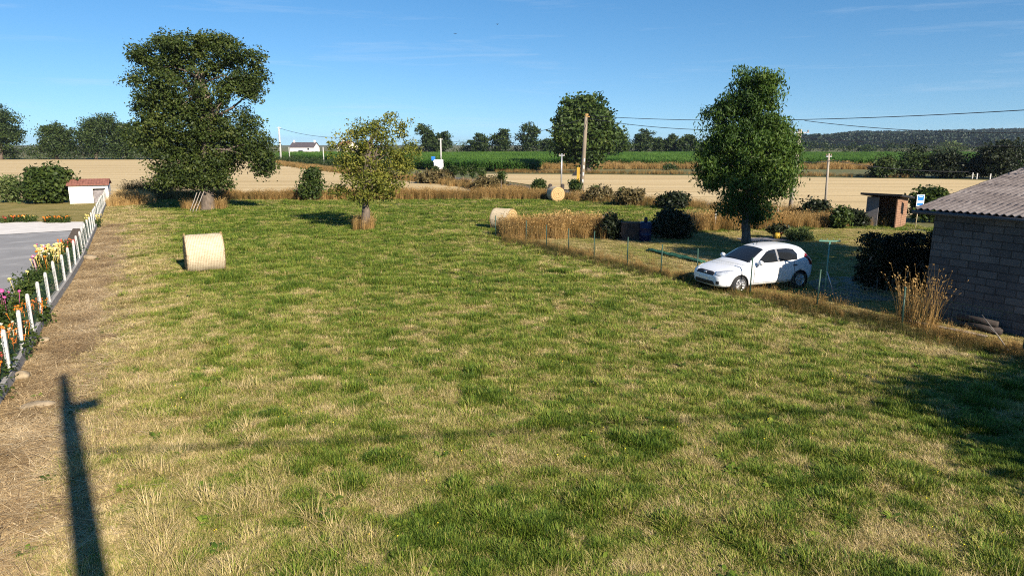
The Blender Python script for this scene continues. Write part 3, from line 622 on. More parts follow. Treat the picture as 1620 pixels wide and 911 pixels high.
hedge('roadside_hedge', 'shaded dark hedge above the stubble at the right, lower left half', [(58, 110), (69, 107)], 3.2, 2.6, L_DARK, 200, 30, .3, 75, .5)  # shade of this hedge row is put into the dark leaf colour
hedge('roadside_hedge', 'shaded dark hedge above the stubble at the right, taller right half', [(62, 112), (72, 108), (78, 104)], 4.3, 2.8, L_DARK, 300, 30, .3, 76, .5)  # same dark leaves, shade carried by their colour
far_tree('hedge_tree', 'shaded bush with a pale stem at the left end of the dark hedge', 1400, 250, 20, 283, 108, 77, L_FAR, None, 110, 30)
far_tree('hedge_tree', 'squat hedge tree with a sunlit yellowish top right of the pale stem', 1444, 240, 26, 283, 108, 78, L_FAR, None, 130, 30)
far_tree('hedge_tree', 'dark block shaped hedge tree in the middle of the dark hedge', 1506, 243, 30, 284, 106, 79, L_DARK, None, 150, 30)
far_tree('hedge_tree', 'thin green tree left of the large tree above the garage roof', 1547, 247, 12, 284, 106, 80, L_DARK, None, 70, 28)  # dark leaf colour stands in for shade, here and on the next tree
far_tree('hedge_tree', 'large round dark tree rising above the garage roof', 1592, 220, 36, 287, 103, 81, L_DARK, None, 230, 34)
far_tree('willow_tree', 'pale grey green tree at the foot of the wooded hill', 1505, 226, 22, 246, 420, 82, L_PALE, None, 90, 24)
far_tree('oak_tree', 'dark tree at the foot of the wooded hill above the corn', 1372, 229, 15, 246, 420, 83, None, None, 80, 24)
hedge('field_hedge', 'far hedge at the back of the corn below the wooded hill', [(165, 400), (250, 395), (330, 380)], 6, 6, L_FAR, 420, 24, .8, 84, 1.2, .3)
# bushes
def bush(name, label, x, top, hw, base, sd, lm, ncl=190, per=40, leaf=.17, spread=.22, cat='bush', zb=0.0, group=None, Y=None):
    h = base - top; g = np.random.default_rng(sd)
    lob = [(x + g.uniform(-.5, .5) * hw, top + h * g.uniform(.2, .8), hw * g.uniform(.35, .55), h * g.uniform(.18, .3)) for i in range(7)] + [(x, top + h * .62, hw * .8, h * .36), (x, top + h * .3, hw * .5, h * .3)]
    return tree(name, label, cat, (x, base), lob, [(x, base, hw * .06 + .5), (x, base - h * .4, hw * .04 + .3), (x, top + h * .3, .25)], lm, int(ncl * 1.25), per, leaf * 1.25, spread, sd, group=group, limbs=9, shell=.3, zb=zb, Y=Y)
bush('fig_bush', 'large round dark green bush beside the small white shed', 72, 262, 40, 321, 91, L_BUSH, 230, 40, .26, .32, zb=-.03)
bush('young_tree', 'pale green many stemmed young tree at the left edge by the bush', 16, 281, 20, 320, 92, L_PALE, 80, 30, .18, .28, cat='tree', zb=-.03)
bush('elder_bush', 'loose dark green bush at the meadow edge left of the apple tree', 491, 268, 19, 318, 93, L_BUSH, 70, 30, .2, .3)
bush('round_bush', 'small bright green bush on the road bank above the hay bale', 851, 286, 11, 303, 94, L_BUSH, 60, 30, .22, .25, Y=76)
bush('dark_bush', 'dark leafy bush at the left end of the woodpile in the garden', 968, 342, 20, 379, 95, L_DARK, 110, 40, .13, .18, zb=.05)
bush('dark_bush', 'big round dark bush right of the blue barrel in the garden', 1062, 335, 34, 378, 96, L_DARK, 210, 44, .14, .2, zb=.05)
bush('lavender_bush', 'low grey green lavender bush by the flower pot in the garden', 1266, 362, 22, 381, 97, L_PALE, 90, 36, .09, .14, zb=.05)
bush('laurel_bush', 'tall leafy bush behind the blue bus stop sign', 1478, 301, 36, 350, 98, L_BUSH, 260, 40, .2, .3)
bush('road_shrub', 'bright green shrub by the road left of the wooden shelter', 1330, 325, 14, 362, 99, L_BUSH, 60, 34, .15, .2)
bush('road_shrub', 'dark low shrub right beside the left wall of the wooden shelter', 1350, 331, 18, 358, 100, L_DARK, 70, 34, .16, .22)
bush('road_shrub', 'dark scrub at the foot of the thin pole by the road', 1290, 320, 26, 348, 101, L_DARK, 100, 34, .17, .25)
bush('bramble_bush', 'brown green brambles on the bank left of the ash tree', 1062, 306, 24, 332, 102, L_DARK, 110, 34, .2, .3)
bush('bramble_bush', 'brown brambles on the bank between the two right clipped saplings', 995, 304, 22, 326, 103, L_DRYB, 100, 34, .2, .3)
bush('bramble_bush', 'brown brambles on the bank right of the wooden pole', 948, 300, 20, 319, 104, L_DRYB, 90, 34, .2, .3)
bush('bracken_clump', 'rusty brown bracken on the bank left of the far hay bale', 775, 282, 32, 304, 105, L_DRYB, 130, 34, .25, .35, Y=78)
bush('bracken_clump', 'grey brown scrub on the bank behind the apple tree', 690, 274, 30, 291, 106, L_DRYB, 120, 34, .28, .4, Y=92)
bush('sign_foot_bush', 'dark green bush at the foot of the yellow road sign', 911, 287, 9, 302, 107, L_BUSH, 40, 30, .2, .2, Y=70)
bush('grass_edge_bush', 'dark scrubby growth on the corn bank below the oak', 1062, 262, 16, 274, 108, L_FAR, 50, 26, .3, .4, Y=140)
# young clipped hedge plants on the bank
saps = [(690, 262, 282, 'sapling with a clipped head nearest the white van'), (706, 264, 284, 'clipped sapling second from the white van'), (720, 263, 285, 'clipped sapling third from the white van, thin and low'), (733, 264, 287, 'clipped sapling midway along the left bank with a bushy head'), (747, 264, 289, 'narrow clipped sapling left of the tallest one on the bank'), (762, 265, 292, 'tallest clipped sapling on the left bank with a bare stem'), (793, 272, 292, 'short clipped sapling standing apart before the stubble'),
        (941, 294, 312, 'yellowish clipped sapling right of the wooden pole'), (961, 295, 317, 'brown stemmed clipped sapling second from the wooden pole'), (985, 297, 320, 'greenest clipped sapling third from the wooden pole'), (1012, 299, 322, 'brown withered clipped sapling farthest right on the bank')]
for i, (x, tp, bs, lb) in enumerate(saps):
    Y = 100 - (x - 690) * .28 if x < 800 else 69 - (x - 941) * .1
    lm = L_DRYB if 'brown' in lb else (L_PALE if 'yellowish' in lb else L_BUSH)
    hgt = bs - tp
    tree('hedge_sapling', lb + '' if len(lb.split()) > 3 else lb, 'sapling', (x, bs), [(x, tp + hgt * .22, 5.2, hgt * .2), (x + 1, tp + hgt * .45, 4, hgt * .18)], [(x, bs + 2, .8), (x, tp + hgt * .3, .5), (x, tp + 2, .3)], lm, 22, 30, .2, .17, 120 + i, group='clipped saplings along the road bank', limbs=3, Y=Y)
# garden hedge beside the garage: thin foliage over bare stems
r = empty('garden_hedge', (13.4, 23.1, .05), 'dark clipped hedge with bare stems between the white car and the garage', 'hedge', None, R(-8)); g = np.random.default_rng(131)
lobs = [(x_ + g.normal(0, .05), y_ + g.normal(0, .05), z_ + g.normal(0, .04), .22, .2, .22) for x_ in np.arange(-1.15, 1.3, .3) for y_ in (-.3, 0, .3) for z_ in np.arange(.35, 1.85, .28) if not (y_ < -.1 and z_ < 1.2 and g.uniform() < .55)]
V, Q, A, C = leaves(lobs, 560, 44, .10, .10, 131, .1, .1); link('foliage', np_mesh('foliage', V, Q, 4, {'rnd': A}), L_DARK, r)
for k in range(8):
    tb = MB(); x_ = -1.1 + .31 * k; limb(tb, (x_, -.12, -.05), (x_ + g.normal(0, .12), -.25, 1.55), .035, .012, g, 6, .3); limb(tb, (x_, -.15, .6), (x_ + g.normal(0, .3), -.3, 1.3), .018, .006, g, 5, .2); tb.build('stem', M_BARKP, r)
# trees out of the frame to the right, whose shade falls into it
def side_tree(label, x, y, h, lob, sd, lm, ncl, lean=(0, 0)):
    r = empty('shade_tree', (x, y), label, 'tree'); g = np.random.default_rng(sd)
    V, Q, A, C = leaves(lob, ncl, 40, .22, .42, sd, .2, .2); link('crown', np_mesh('crown', V, Q, 4, {'rnd': A}), lm, r)
    tb = MB(); top = Vector(lob[0][:3]); tb.tube([(0, 0, -.2), (lean[0] * .15, lean[1] * .15, h * .3), (lean[0] * .5, lean[1] * .5, h * .6), tuple(top)], [.26, .2, .16, .05], 9)
    for i in range(8): limb(tb, (lean[0] * .5, lean[1] * .5, h * .6), C[g.integers(0, len(C))], .08, .02, g)
    tb.build('trunk', M_BARK, r); return r
side_tree('leafy tree near the camera outside the right edge shading the meadow corner', 16.0, 2.5, 7, [(0, 0, 5.4, 1.7, 1.7, 1.5), (-2.7, -.4, 4.0, 1.0, 1.1, 1.0), (-1.4, 1.6, 5.0, 1.1, 1.2, 1.1), (-1.0, -1.0, 4.6, 1.5, 1.5, 1.2), (2.2, 3.2, 5.2, 1.3, 1.3, 1.1), (1.8, 1.2, 5.4, 1.7, 1.7, 1.4), (1.6, -1.4, 4.8, 1.7, 1.7, 1.4), (-1.9, .4, 4.2, 1.2, 1.2, 1.0), (0, -2.4, 4.2, 1.6, 1.4, 1.2), (.4, 2.0, 4.6, 1.4, 1.4, 1.1)], 141, L_OAK, 2000)
gp = lambda d_, n_: Vector((11.68, 19.84, 0)) + Vector((DF.x, DF.y, 0)) * d_ + Vector((NF.x, NF.y, 0)) * n_
tb0 = gp(8.6, 8.2)
lobs = []
for n_, z_, rr, d_ in ((8.2, 12.6, 1.5, 8.4), (5.0, 10.6, 1.15, 8.0), (6.4, 10.3, 1.3, 8.2), (8.0, 10.4, 1.4, 8.6), (9.8, 10.3, 1.4, 8.4), (11.4, 10.2, 1.3, 8.2), (5.9, 14.2, 1.25, 8.0), (7.2, 13.8, 1.3, 8.4)):
    q = gp(d_, n_) - tb0; lobs.append((q.x, q.y, z_, rr, rr, rr * .8))
side_tree('tall tree beyond the garage, out of the frame, shading the lawn behind the car', tb0.x, tb0.y, 14, lobs, 142, L_OAK, 900)
# ------------------------------------------------------------------ built things
M_WHITEP = simple('white_paint', (.78, .76, .72), .6, .08, 4)
M_CONC = simple('concrete', (.30, .285, .265), .9, .2, 6, .5)
M_CONCW = simple('whitewashed_concrete', (.44, .425, .395), .9, .3, 9, .5)
M_WOOD = simple('weathered_wood', (.30, .255, .21), .9, .3, 6, .6, stretch=(1, 1, .2))
M_POLEW = simple('grey_pole_wood', (.33, .28, .22), .9, .25, 3, .4, stretch=(1, 1, .1))
M_DARKW = simple('dark_wood', (.045, .035, .03), .85, .3, 4, .4)
M_BLACK = simple('black_plastic', (.018, .018, .02), .5, .2, 4)
M_GREENP = simple('green_coated_steel', (.03, .07, .05), .5, .15, 4)
M_TEAL = simple('teal_painted_steel', (.10, .24, .20), .55, .2, 6)
M_STEEL = simple('galvanised_steel', (.45, .45, .45), .4, .15, 8, 0, .6)
M_CABLE = simple('black_cable', (.03, .03, .035), .5)
M_STONE = simple('pale_stone', (.27, .21, .135), .95, .35, 9, .9)

# hay bales
def mat_bale_side():
    m, nt = new_mat('bale_net_wrapped_straw'); p = nt.obj()
    st = nt.noise(nt.mapping(p, (1.2, 14, 14)), 3, 5, .7); fine = nt.noise(p, 45, 4, .7)
    w = nt.n('ShaderNodeTexWave', wave_type='BANDS', bands_direction='X'); nt.put(w.inputs[0], p); w.inputs['Scale'].default_value = 5.5; w.inputs['Distortion'].default_value = 1.5
    f = nt.math('ADD', nt.math('ADD', nt.math('MULTIPLY', st, .45), nt.math('MULTIPLY', fine, .4)), nt.math('MULTIPLY', w.outputs['Fac'], .13))
    finish(nt, nt.ramp(f, [(.34, (.27, .20, .115)), (.5, (.50, .41, .275)), (.64, (.66, .57, .415))]), .85, f, .9, .03, spec=.15); return m
def mat_bale_end():
    m, nt = new_mat('bale_end_straw'); p = nt.obj(); fine = nt.noise(p, 30, 5, .75)
    sx = nt.n('ShaderNodeSeparateXYZ'); nt.put(sx.inputs[0], p); r = nt.math('SQRT', nt.math('ADD', nt.math('POWER', sx.outputs[1], 2), nt.math('POWER', sx.outputs[2], 2)))
    ring = nt.math('SINE', nt.math('ADD', nt.math('MULTIPLY', r, 42), nt.math('MULTIPLY', nt.noise(p, 3), 6)))
    f = nt.math('ADD', nt.math('MULTIPLY', fine, .8), nt.math('MULTIPLY', ring, .10))
    finish(nt, nt.ramp(f, [(.22, (.22, .13, .055)), (.42, (.46, .31, .14)), (.65, (.62, .46, .24))]), .9, f, 1.0, .04, spec=.1); return m
M_BS, M_BE = mat_bale_side(), mat_bale_end()
def bale(label, x, y, axis, r, L):
    root = empty('hay_bale', (x, y, float(height(np.array([x]), np.array([y]))[0]) - .03), label, 'hay bale', 'round hay bales in the meadow', axis)
    g = np.random.default_rng(int(abs(x) * 10) + 99); a = MB(); n = 48; prof = [(-L / 2, r * .955), (-L / 2 + .05, r * .99)] + [(-L / 2 + L * t, r) for t in np.linspace(.1, .9, 9)] + [(L / 2 - .05, r * .99), (L / 2, r * .955)]
    vs = []; fs = []
    for i, (h, q) in enumerate(prof):
        for k in range(n):
            t = 2 * math.pi * k / n; rr = q * (1 + .015 * math.sin(3 * t + 1) + .008 * math.sin(7 * t + 9 * h) + g.normal(0, .006)); z = rr * math.sin(t)
            if z < -r * .93: z = -r * .93 + (z + r * .93) * .15
            vs.append((h, rr * math.cos(t), z + r * .93))
    for i in range(len(prof) - 1):
        for k in range(n): fs.append((i * n + k, i * n + (k + 1) % n, (i + 1) * n + (k + 1) % n, (i + 1) * n + k))
    a.add(vs, fs, True); o = a.build('wrapped_side', M_BS, root)
    for s in (-1, 1):
        e = MB(); vs = []; fs = []; m = 14
        for j in range(m):
            q = r * .958 * (1 - j / (m - 1)); bulge = .05 * (1 - (q / r) ** 2)
            for k in range(n):
                t = 2 * math.pi * k / n; z = q * math.sin(t); z = max(z, -r * .925)
                vs.append((s * (L / 2 - .004 + bulge + g.normal(0, .010) - .07 * math.exp(-(q / .07) ** 2)), q * math.cos(t), z))
        for j in range(m - 1):
            for k in range(n): fs.append((j * n + k, j * n + (k + 1) % n, (j + 1) * n + (k + 1) % n, (j + 1) * n + k))
        e.add(vs, fs, True); q = e.build('bale_end', M_BE, root); q.location.z = r * .93
    # loose straws standing off the edge
    V = []; Q = []; A = []
    for i in range(1100):
        t = g.uniform(0, 6.283); s = g.choice([-1, 1]); h = s * L / 2 * g.uniform(.93, 1.0); p = Vector((h, r * .98 * math.cos(t), r * .98 * math.sin(t) + r * .93))
        if p.z < .05: continue
        d = Vector((s * g.uniform(0, 1), math.cos(t) * .8, math.sin(t) * .8)) + Vector(g.normal(0, .6, 3)); d.normalize(); l = g.uniform(.03, .11); w = d.cross(Vector((.3, .5, .8))).normalized() * .004
        b = len(V); V += [p - w, p + w, p + d * l + w * .4, p + d * l - w * .4]; Q.append((b, b + 1, b + 2, b + 3)); A += [.8] * 4
    link('loose_straw', np_mesh('loose_straw', [tuple(v) for v in V], Q, 4, {'rnd': A}), M_BE, root)['kind'] = 'stuff'
    return root
bale('pale hay bale nearest the camera, lying side on in the left meadow', *G(326, 431), R(29), .76, 1.38)
bale('hay bale by the corner of the wire fence, partly behind tall grass', *G(797, 362), R(-30), .66, 1.22)
bale('far hay bale with its round end facing us before the road bank', *G(879, 318), R(-72), .68, 1.15)

# white concrete post fence on its kerb
fw = empty('concrete_post_fence', (*KERB[1], 0), 'low white concrete post fence on a kerb along the driveway', 'fence')
O = Vector((*KERB[1], 0)); kb = MB()
for a, b in zip(KERB[:-1], KERB[1:]):
    kb.bar(Vector((*a, .10)) - O, Vector((*b, .10)) - O, .16, .34)
kb.build('kerb', M_CONC, fw)
tot = sum((Vector(b) - Vector(a)).length for a, b in zip(KERB[:-1], KERB[1:]))
pm = None; s = 1.75; wires = MB(); prev = None; cnt = 0
while s < tot:
    p, ang = along(KERB, s)
    if pm is None:
        b = MB(); b.box((0, 0, .60), (.088, .088, 1.05)); b.lathe([(.044, 1.12), (.042, 1.15), (.03, 1.175), (.0, 1.18)], 8); po = b.build('post', M_CONCW, fw, .012)
        pm = po
    else:
        po = pm.copy(); COL.objects.link(po); po.parent = fw
    po.location = (p.x - O.x, p.y - O.y, .04); po.rotation_euler = (random.gauss(0, .02), random.gauss(0, .02), ang + random.gauss(0, .04)); po.scale = (1, 1, random.uniform(.95, 1.05))
    if prev is not None:
        for z in (.32, .44, .56, .68, .80, .92, 1.04): wires.tube([(prev.x - O.x, prev.y - O.y, z), (p.x - O.x, p.y - O.y, z)], .0035, 3, False)
        d = p - prev
        for k in range(1, 16):
            q = prev + d * k / 16; wires.tube([(q.x - O.x, q.y - O.y, .30), (q.x - O.x, q.y - O.y, 1.06)], .0025, 3, False)
    prev = p; s += 1.86; cnt += 1
wires.build('wire_netting', M_GREENP, fw)

# green wire fence
fr = empty('wire_mesh_fence', (-.9, 36.8, 0), 'green wire mesh fence on thin posts between meadow and garden', 'fence')
pxs = [-.9, .7, 1.66, 2.6, 3.58, 4.72, 5.74, 6.72, 7.95, 9.25, 10.6, 12.1, 13.4, 14.9]
pm = None
for X in pxs:
    t = (X + .9) / DF.x; p = Vector((DF.x * t, DF.y * t))
    if pm is None:
        b = MB(); b.tube([(0, 0, -.1), (0, 0, 1.28)], .024, 8); b.lathe([(.028, 1.28), (.028, 1.30), (.0, 1.312)], 8); pm = po = b.build('post', M_GREENP, fr)
    else:
        po = pm.copy(); COL.objects.link(po); po.parent = fr
    po.location = (p.x, p.y, 0); po.rotation_euler = (random.gauss(0, .02), random.gauss(0, .02), 0); po.scale = (1, 1, random.uniform(.95, 1.05))
w = MB(); Lf = (pxs[-1] + .9) / DF.x
for i in range(9):
    z = .12 + .118 * i; pts = [(DF.x * t, DF.y * t, z + .02 * math.sin(t * 1.3 + i)) for t in np.linspace(0, Lf, 40)]; w.tube(pts, .0019 if i < 8 else .003, 3, False)
for t in np.arange(.1, Lf, .1): w.tube([(DF.x * t, DF.y * t, .10), (DF.x * t, DF.y * t, 1.07)], .0016, 3, False)
w.build('wire_netting', M_GREENP, fr)
# back fence of the garden, bare thin stakes
for i, (px, py, lb) in enumerate([(1131, 364, 'thin white stake in the tall grass left of the ash trunk'), (1229, 358, 'short white stake in the tall grass right of the ash tree'), (953, 372, 'pale stake at the end of the golden grass by the dark bush')]):
    gx, gy = G(px, py); b = MB(); b.box((0, 0, .55), (.06, .06, 1.1)); b.box((0, 0, 1.112), (.05, .05, .02)); tag(b.build('marker_stake', M_CONCW, None, .006, (gx, gy, .02)), lb, 'stake', 'white stakes behind the garden')

# ------------------------------------------------------------------ block garage
gr = empty('block_garage', (11.68, 19.84, 0), 'grey block garage with a corrugated roof at the right edge', 'garage', None, math.atan2(DF.y, DF.x))
def mat_blocks():
    m, nt = new_mat('concrete_blocks'); p = nt.obj(); sx = nt.n('ShaderNodeSeparateXYZ'); nt.put(sx.inputs[0], p)
    cv = nt.n('ShaderNodeCombineXYZ'); nt.put(cv.inputs[0], nt.math('ADD', sx.outputs[0], sx.outputs[1])); nt.put(cv.inputs[1], sx.outputs[2])
    b = nt.n('ShaderNodeTexBrick'); nt.put(b.inputs['Vector'], cv.outputs[0]); b.inputs['Scale'].default_value = 1.0; b.inputs['Brick Width'].default_value = .5; b.inputs['Row Height'].default_value = .205
    b.inputs['Mortar Size'].default_value = .014; b.inputs['Mortar Smooth'].default_value = .3; b.inputs['Bias'].default_value = 0
    b.inputs['Color1'].default_value = (.065, .065, .07, 1); b.inputs['Color2'].default_value = (.145, .142, .14, 1); b.inputs['Mortar'].default_value = (.035, .033, .032, 1)
    n = nt.noise(p, 1.2, 5, .6); n2 = nt.noise(p, 30, 4, .7)
    c = nt.mix(.4, b.outputs['Color'], nt.ramp(n, [(.35, (.045, .044, .044)), (.65, (.12, .116, .112))]))
    ht = nt.math('SUBTRACT', nt.math('MULTIPLY', n2, .25), b.outputs['Fac'])
    finish(nt, c, .95, ht, .8, .02, spec=.1); return m
W0, W1, D0, D1, ZE, ZR = .45, 6.4, .25, 13.75, 3.12, 4.30
gw = MB(); pr = [(D0, -.1), (D1, -.1), (D1, ZE), (7.0, ZR - .03), (D0, ZE)]
vs = [(W0, y, z) for y, z in pr] + [(W1, y, z) for y, z in pr]
gw.add(vs, [(0, 1, 2, 3, 4), (9, 8, 7, 6, 5)] + [(i, (i + 1) % 5, 5 + (i + 1) % 5, 5 + i) for i in range(5)])
gw.build('wall', mat_blocks(), gr)
def mat_roof():
    m, nt = new_mat('weathered_fibre_cement'); p = nt.obj(); n = nt.noise(p, .8, 5, .65); n2 = nt.noise(p, 7, 5, .7)
    c = nt.ramp(nt.math('ADD', nt.math('MULTIPLY', n, .5), nt.math('MULTIPLY', n2, .5)), [(.3, (.075, .062, .06)), (.5, (.20, .17, .16)), (.68, (.33, .29, .27))])
    finish(nt, c, .95, n2, .6, .01, spec=.15); return m
xs = np.arange(0, 6.7, .177 / 8); rows = []
ys = []
for k in range(6): ys += [1.2 * k - (.0 if k == 0 else .06), 1.2 * (k + 1) - .061 if k < 5 else 7.0]
V = []; Q = []; nx = len(xs)
for side in (0, 1):
    b0 = len(V)
    for j, yy in enumerate(ys):
        k = j // 2; low = j % 2 == 0
        for i, xx in enumerate(xs):
            z = 3.2 + (4.34 - 3.2) * yy / 7.0 + (.016 if low and k else 0) + .027 * math.cos(2 * math.pi * xx / .177)
            V.append((xx, yy if side == 0 else 14 - yy, z))
    for j in range(len(ys) - 1):
        for i in range(nx - 1):
            a = b0 + j * nx + i; f = (a, a + 1, a + nx + 1, a + nx); Q.append(f if side == 0 else f[::-1])
rf = link('roof', np_mesh('roof', V, Q, 4, None, True), mat_roof(), gr)
sd = rf.modifiers.new('thick', 'SOLIDIFY'); sd.thickness = .012; sd.offset = -1
rp = MB(); rp.tube([(-.02, 7.0, 4.36), (6.7, 7.0, 4.36)], .10, 10); rp.build('ridge_cap', M_CONC, rf)
b = MB(); b.tube([(-.03, -.06, 3.10), (6.7, -.06, 3.10)], .055, 10); b.build('gutter', simple('dark_gutter', (.06, .06, .065), .5), gr)
b = MB()
for y0, z0, y1, z1 in ((.0, 3.10, 7.0, 4.24), (14.0, 3.10, 7.0, 4.24)): b.bar((.10, y0, z0), (.10, y1, z1), .03, .14)
b.build('barge_board', M_DARKW, gr)
# plank and block at the foot of the wall
def gl(x, y, z=0): M = gr.matrix_basis if False else None; return Vector((11.68, 19.84, 0)) + Vector((DF.x, DF.y, 0)) * x + Vector((NF.x, NF.y, 0)) * y + Vector((0, 0, z))
b = MB()
for k, (dy, dz, dx) in enumerate([(.12, .09, 0), (-.08, .09, .1), (.03, .25, -.06)]): b.tube([(-.5 + dx, dy, dz), (0 + dx, dy + .01, dz + .01), (.5 + dx, dy, dz)], [.09, .095, .085], 10)
o = b.build('log_pile', M_DARKW, None, 0, gl(2.1, -.05, .05)); o.rotation_euler.z = math.atan2(DF.y, DF.x); tag(o, 'small dark log pile at the foot of the block wall', 'logs')
b = MB(); b.bar((-1.0, 0, .03), (1.0, .0, .03), .16, .035); b.bar((.2, .02, .052), (.7, .02, .052), .10, .012); o = b.build('plank', M_WOOD, None, .004, gl(1.6, -.75, .055)); o.rotation_euler.z = math.atan2(DF.y, DF.x) + .05; tag(o, 'weathered plank lying on the grass along the block wall', 'plank')
b = MB(); b.tube([(0, 0, 0), (.45, -.3, .36), (.95, -.62, .72)], [.016, .013, .008], 7); b.tube([(.45, -.3, .36), (.62, -.2, .55)], [.008, .004], 6); o = b.build('fallen_branch', M_WOOD, None, 0, gl(3.7, -1.9, .06)); o.rotation_euler.z = 2.2; tag(o, 'thin dead branch leaning on the wire fence near the garage', 'branch')

# ------------------------------------------------------------------ T shaped washing line post
tx, ty = G(1304, 473); r = empty('clothesline_post', (tx, ty, .05), 'teal T shaped washing line post beside the white car', 'clothesline post', None, R(-8))
b = MB(); b.tube([(0, 0, -.1), (.0, 0, 1.86)], .026, 10); b.build('post', M_TEAL, r)
b = MB(); b.bar((-.33, 0, 1.885), (.33, 0, 1.885), .04, .045)
for k in (-.28, -.1, .1, .28): b.tube([(k, 0, 1.90), (k, 0, 1.95), (k + .03, 0, 1.955)], .008, 6)
b.build('crossbar', M_TEAL, r)
b = MB(); b.tube([(0.0, -.02, .88), (.33, -.10, -.05)], .02, 8); b.build('brace', M_STEEL, r)

# ------------------------------------------------------------------ woodpile, barrel, netting, pot, slabs
bx, by = G(1000, 381); r = empty('woodpile', (bx, by, .05), 'dark stack of boards between the two dark garden bushes', 'woodpile', None, R(-6)); g = np.random.default_rng(5)
for zi in range(9):
    b = MB()
    for yi in range(2): b.box((g.normal(0, .03), yi * .3 - .15, .06 + zi * .105), (1.25 * g.uniform(.9, 1.02), .27, .085))
    b.build('board', M_DARKW, r, .004)
bx, by = G(1021, 383); r = empty('rain_barrel', (bx, by + .1, .05), 'dark blue plastic barrel beside the stack of boards', 'barrel')
b = MB(); b.lathe([(0, .0), (.27, .0), (.30, .06), (.31, .3), (.325, .32), (.31, .34), (.31, .66), (.325, .68), (.31, .70), (.30, .95), (.27, 1.0), (0, 1.0)], 28)
b.build('drum', simple('blue_plastic', (.006, .011, .05), .4), r)
b = MB(); b.lathe([(0, .998), (.09, 1.0), (.10, 1.12), (.07, 1.24), (.0, 1.27)], 16); b.build('funnel', M_BLACK, r)
a = Vector((*G(1026, 399), .05)); c = Vector((*G(1112, 419), .05)); b = MB(); d = (c - a); g = np.random.default_rng(8); nrm = Vector((-d.y, d.x, 0)).normalized()
for q in range(4):
    pts = [a + d * t + nrm * (.09 * (q - 1.5) + .05 * math.sin(t * 9 + q)) + Vector((0, 0, .06 + .05 * abs(math.sin(t * 14 + q * 1.7)))) - a for t in np.linspace(0, 1, 16)]; b.tube(pts, .042, 7)
o = b.build('netting_bundle', simple('green_netting', (.03, .12, .07), .7, .35, 30, .8), None, 0, a); tag(o, 'bundle of green netting lying on the lawn left of the white car', 'netting')
sx_, sy_ = G(1205, 381); r = empty('paving_patch', (sx_, sy_, .05), 'grey slate slabs laid on the lawn behind the ash trunk', 'paving', None, R(8))
for i in range(4):
    for j in range(2):
        b = MB(); b.box((-.9 + .62 * i + .02 * j, -.3 + .6 * j, .02), (.58, .56, .045)); b.build('slab', simple('slate_slab', (.17, .17, .19), .7, .2, 5) if i + j == 0 else bpy.data.materials['slate_slab'], r, .008)
px_, py_ = G(1229, 379); r = empty('flower_pot', (px_, py_, .05), 'yellow and terracotta pot with dark leaves beside the slate slabs', 'flower pot')
b = MB(); b.lathe([(0, 0), (.17, 0), (.27, .30), (.30, .31), (.30, .37), (.27, .37), (.25, .33), (0, .33)], 24); b.build('pot', simple('terracotta', (.30, .11, .05), .8), r)
b = MB(); b.lathe([(.0, .0), (.13, .05), (.19, .2), (.13, .34), (0, .4)], 18, c=(-.12, -.30, 0)); b.build('gourd', simple('yellow_gourd', (.42, .27, .03), .5), r)
V, Q, A, C = leaves([(0, 0, .55, .45, .4, .25), (-.3, 0, .45, .25, .25, .2), (.35, 0, .5, .25, .25, .2)], 40, 22, .13, .12, 151); link('plant', np_mesh('plant', V, Q, 4, {'rnd': A}), L_DARK, r)

# ------------------------------------------------------------------ flowers behind the kerb
def petal(name, c, c2): return simple(name, c, .6, .3, 20)
PET = {'orange': petal('orange_petals', (.62, .17, .012), 0), 'yellow': petal('yellow_petals', (.68, .52, .16), 0), 'pink': petal('pink_petals', (.45, .07, .22), 0), 'cream': petal('cream_petals', (.66, .60, .42), 0), 'red': petal('red_petals', (.50, .06, .05), 0)}
def flowers(name, label, x, y, w, h, cols, nb, bs, sd, lm=None, z=.035, group='flowers along the white post fence', dens=70):
    r = empty(name, (x, y, z), label, 'flowers', group, math.atan2(13.3, -7)); g = np.random.default_rng(sd)
    V, Q, A, C = leaves([(0, 0, h * .45, w, .38, h * .5), (w * .5, 0, h * .4, w * .5, .36, h * .4), (-w * .5, 0, h * .4, w * .5, .36, h * .4)], int(dens * max(1, w)), 30, .10, .13, sd); V[:, 2] = np.maximum(V[:, 2], .01)
    link('foliage', np_mesh('foliage', V, Q, 4, {'rnd': A}), lm or L_BUSH, r)
    for cname, n in cols:
        b = MB()
        for i in range(n):
            px = g.uniform(-1, 1) * w; py = g.uniform(-.42, .42); pz = h * (.62 + .42 * math.sqrt(max(0, 1 - (px / w) ** 2 * .6)) * g.uniform(.75, 1.1)); s_ = bs * g.uniform(.7, 1.25)
            M = (Matrix.Rotation(g.normal(0, .5), 3, 'X') @ Matrix.Rotation(g.normal(0, .5), 3, 'Y'))
            b.lathe([(0.001, -s_ * .35), (s_ * .6, -s_ * .2), (s_, .0), (s_ * .8, s_ * .28), (s_ * .35, s_ * .4), (.001, s_ * .34)], 8, M, (px, py, pz))
            b.tube([(px * .8, py * .8, h * .3), (px, py, pz - s_ * .3)], .006, 4)
        b.build('blooms', PET[cname], r)
    return r
flowers('marigold_plant', 'orange marigolds nearest the camera behind the white posts', -10.8, 13.2, 1.1, .62, [('orange', 26), ('red', 6)], 0, .034, 161)
flowers('marigold_plant', 'orange marigolds with a few cream flowers behind the second post row', -12.15, 15.9, 1.1, .6, [('orange', 48), ('cream', 20)], 0, .034, 162)
flowers('marigold_plant', 'dense orange marigolds spilling over the kerb by the pink flower', -13.55, 18.6, .9, .62, [('orange', 44), ('red', 6)], 0, .034, 163)
flowers('dahlia_plant', 'magenta pink flower head above the orange marigolds', -14.0, 18.3, .5, 1.05, [('pink', 8)], 0, .06, 164)
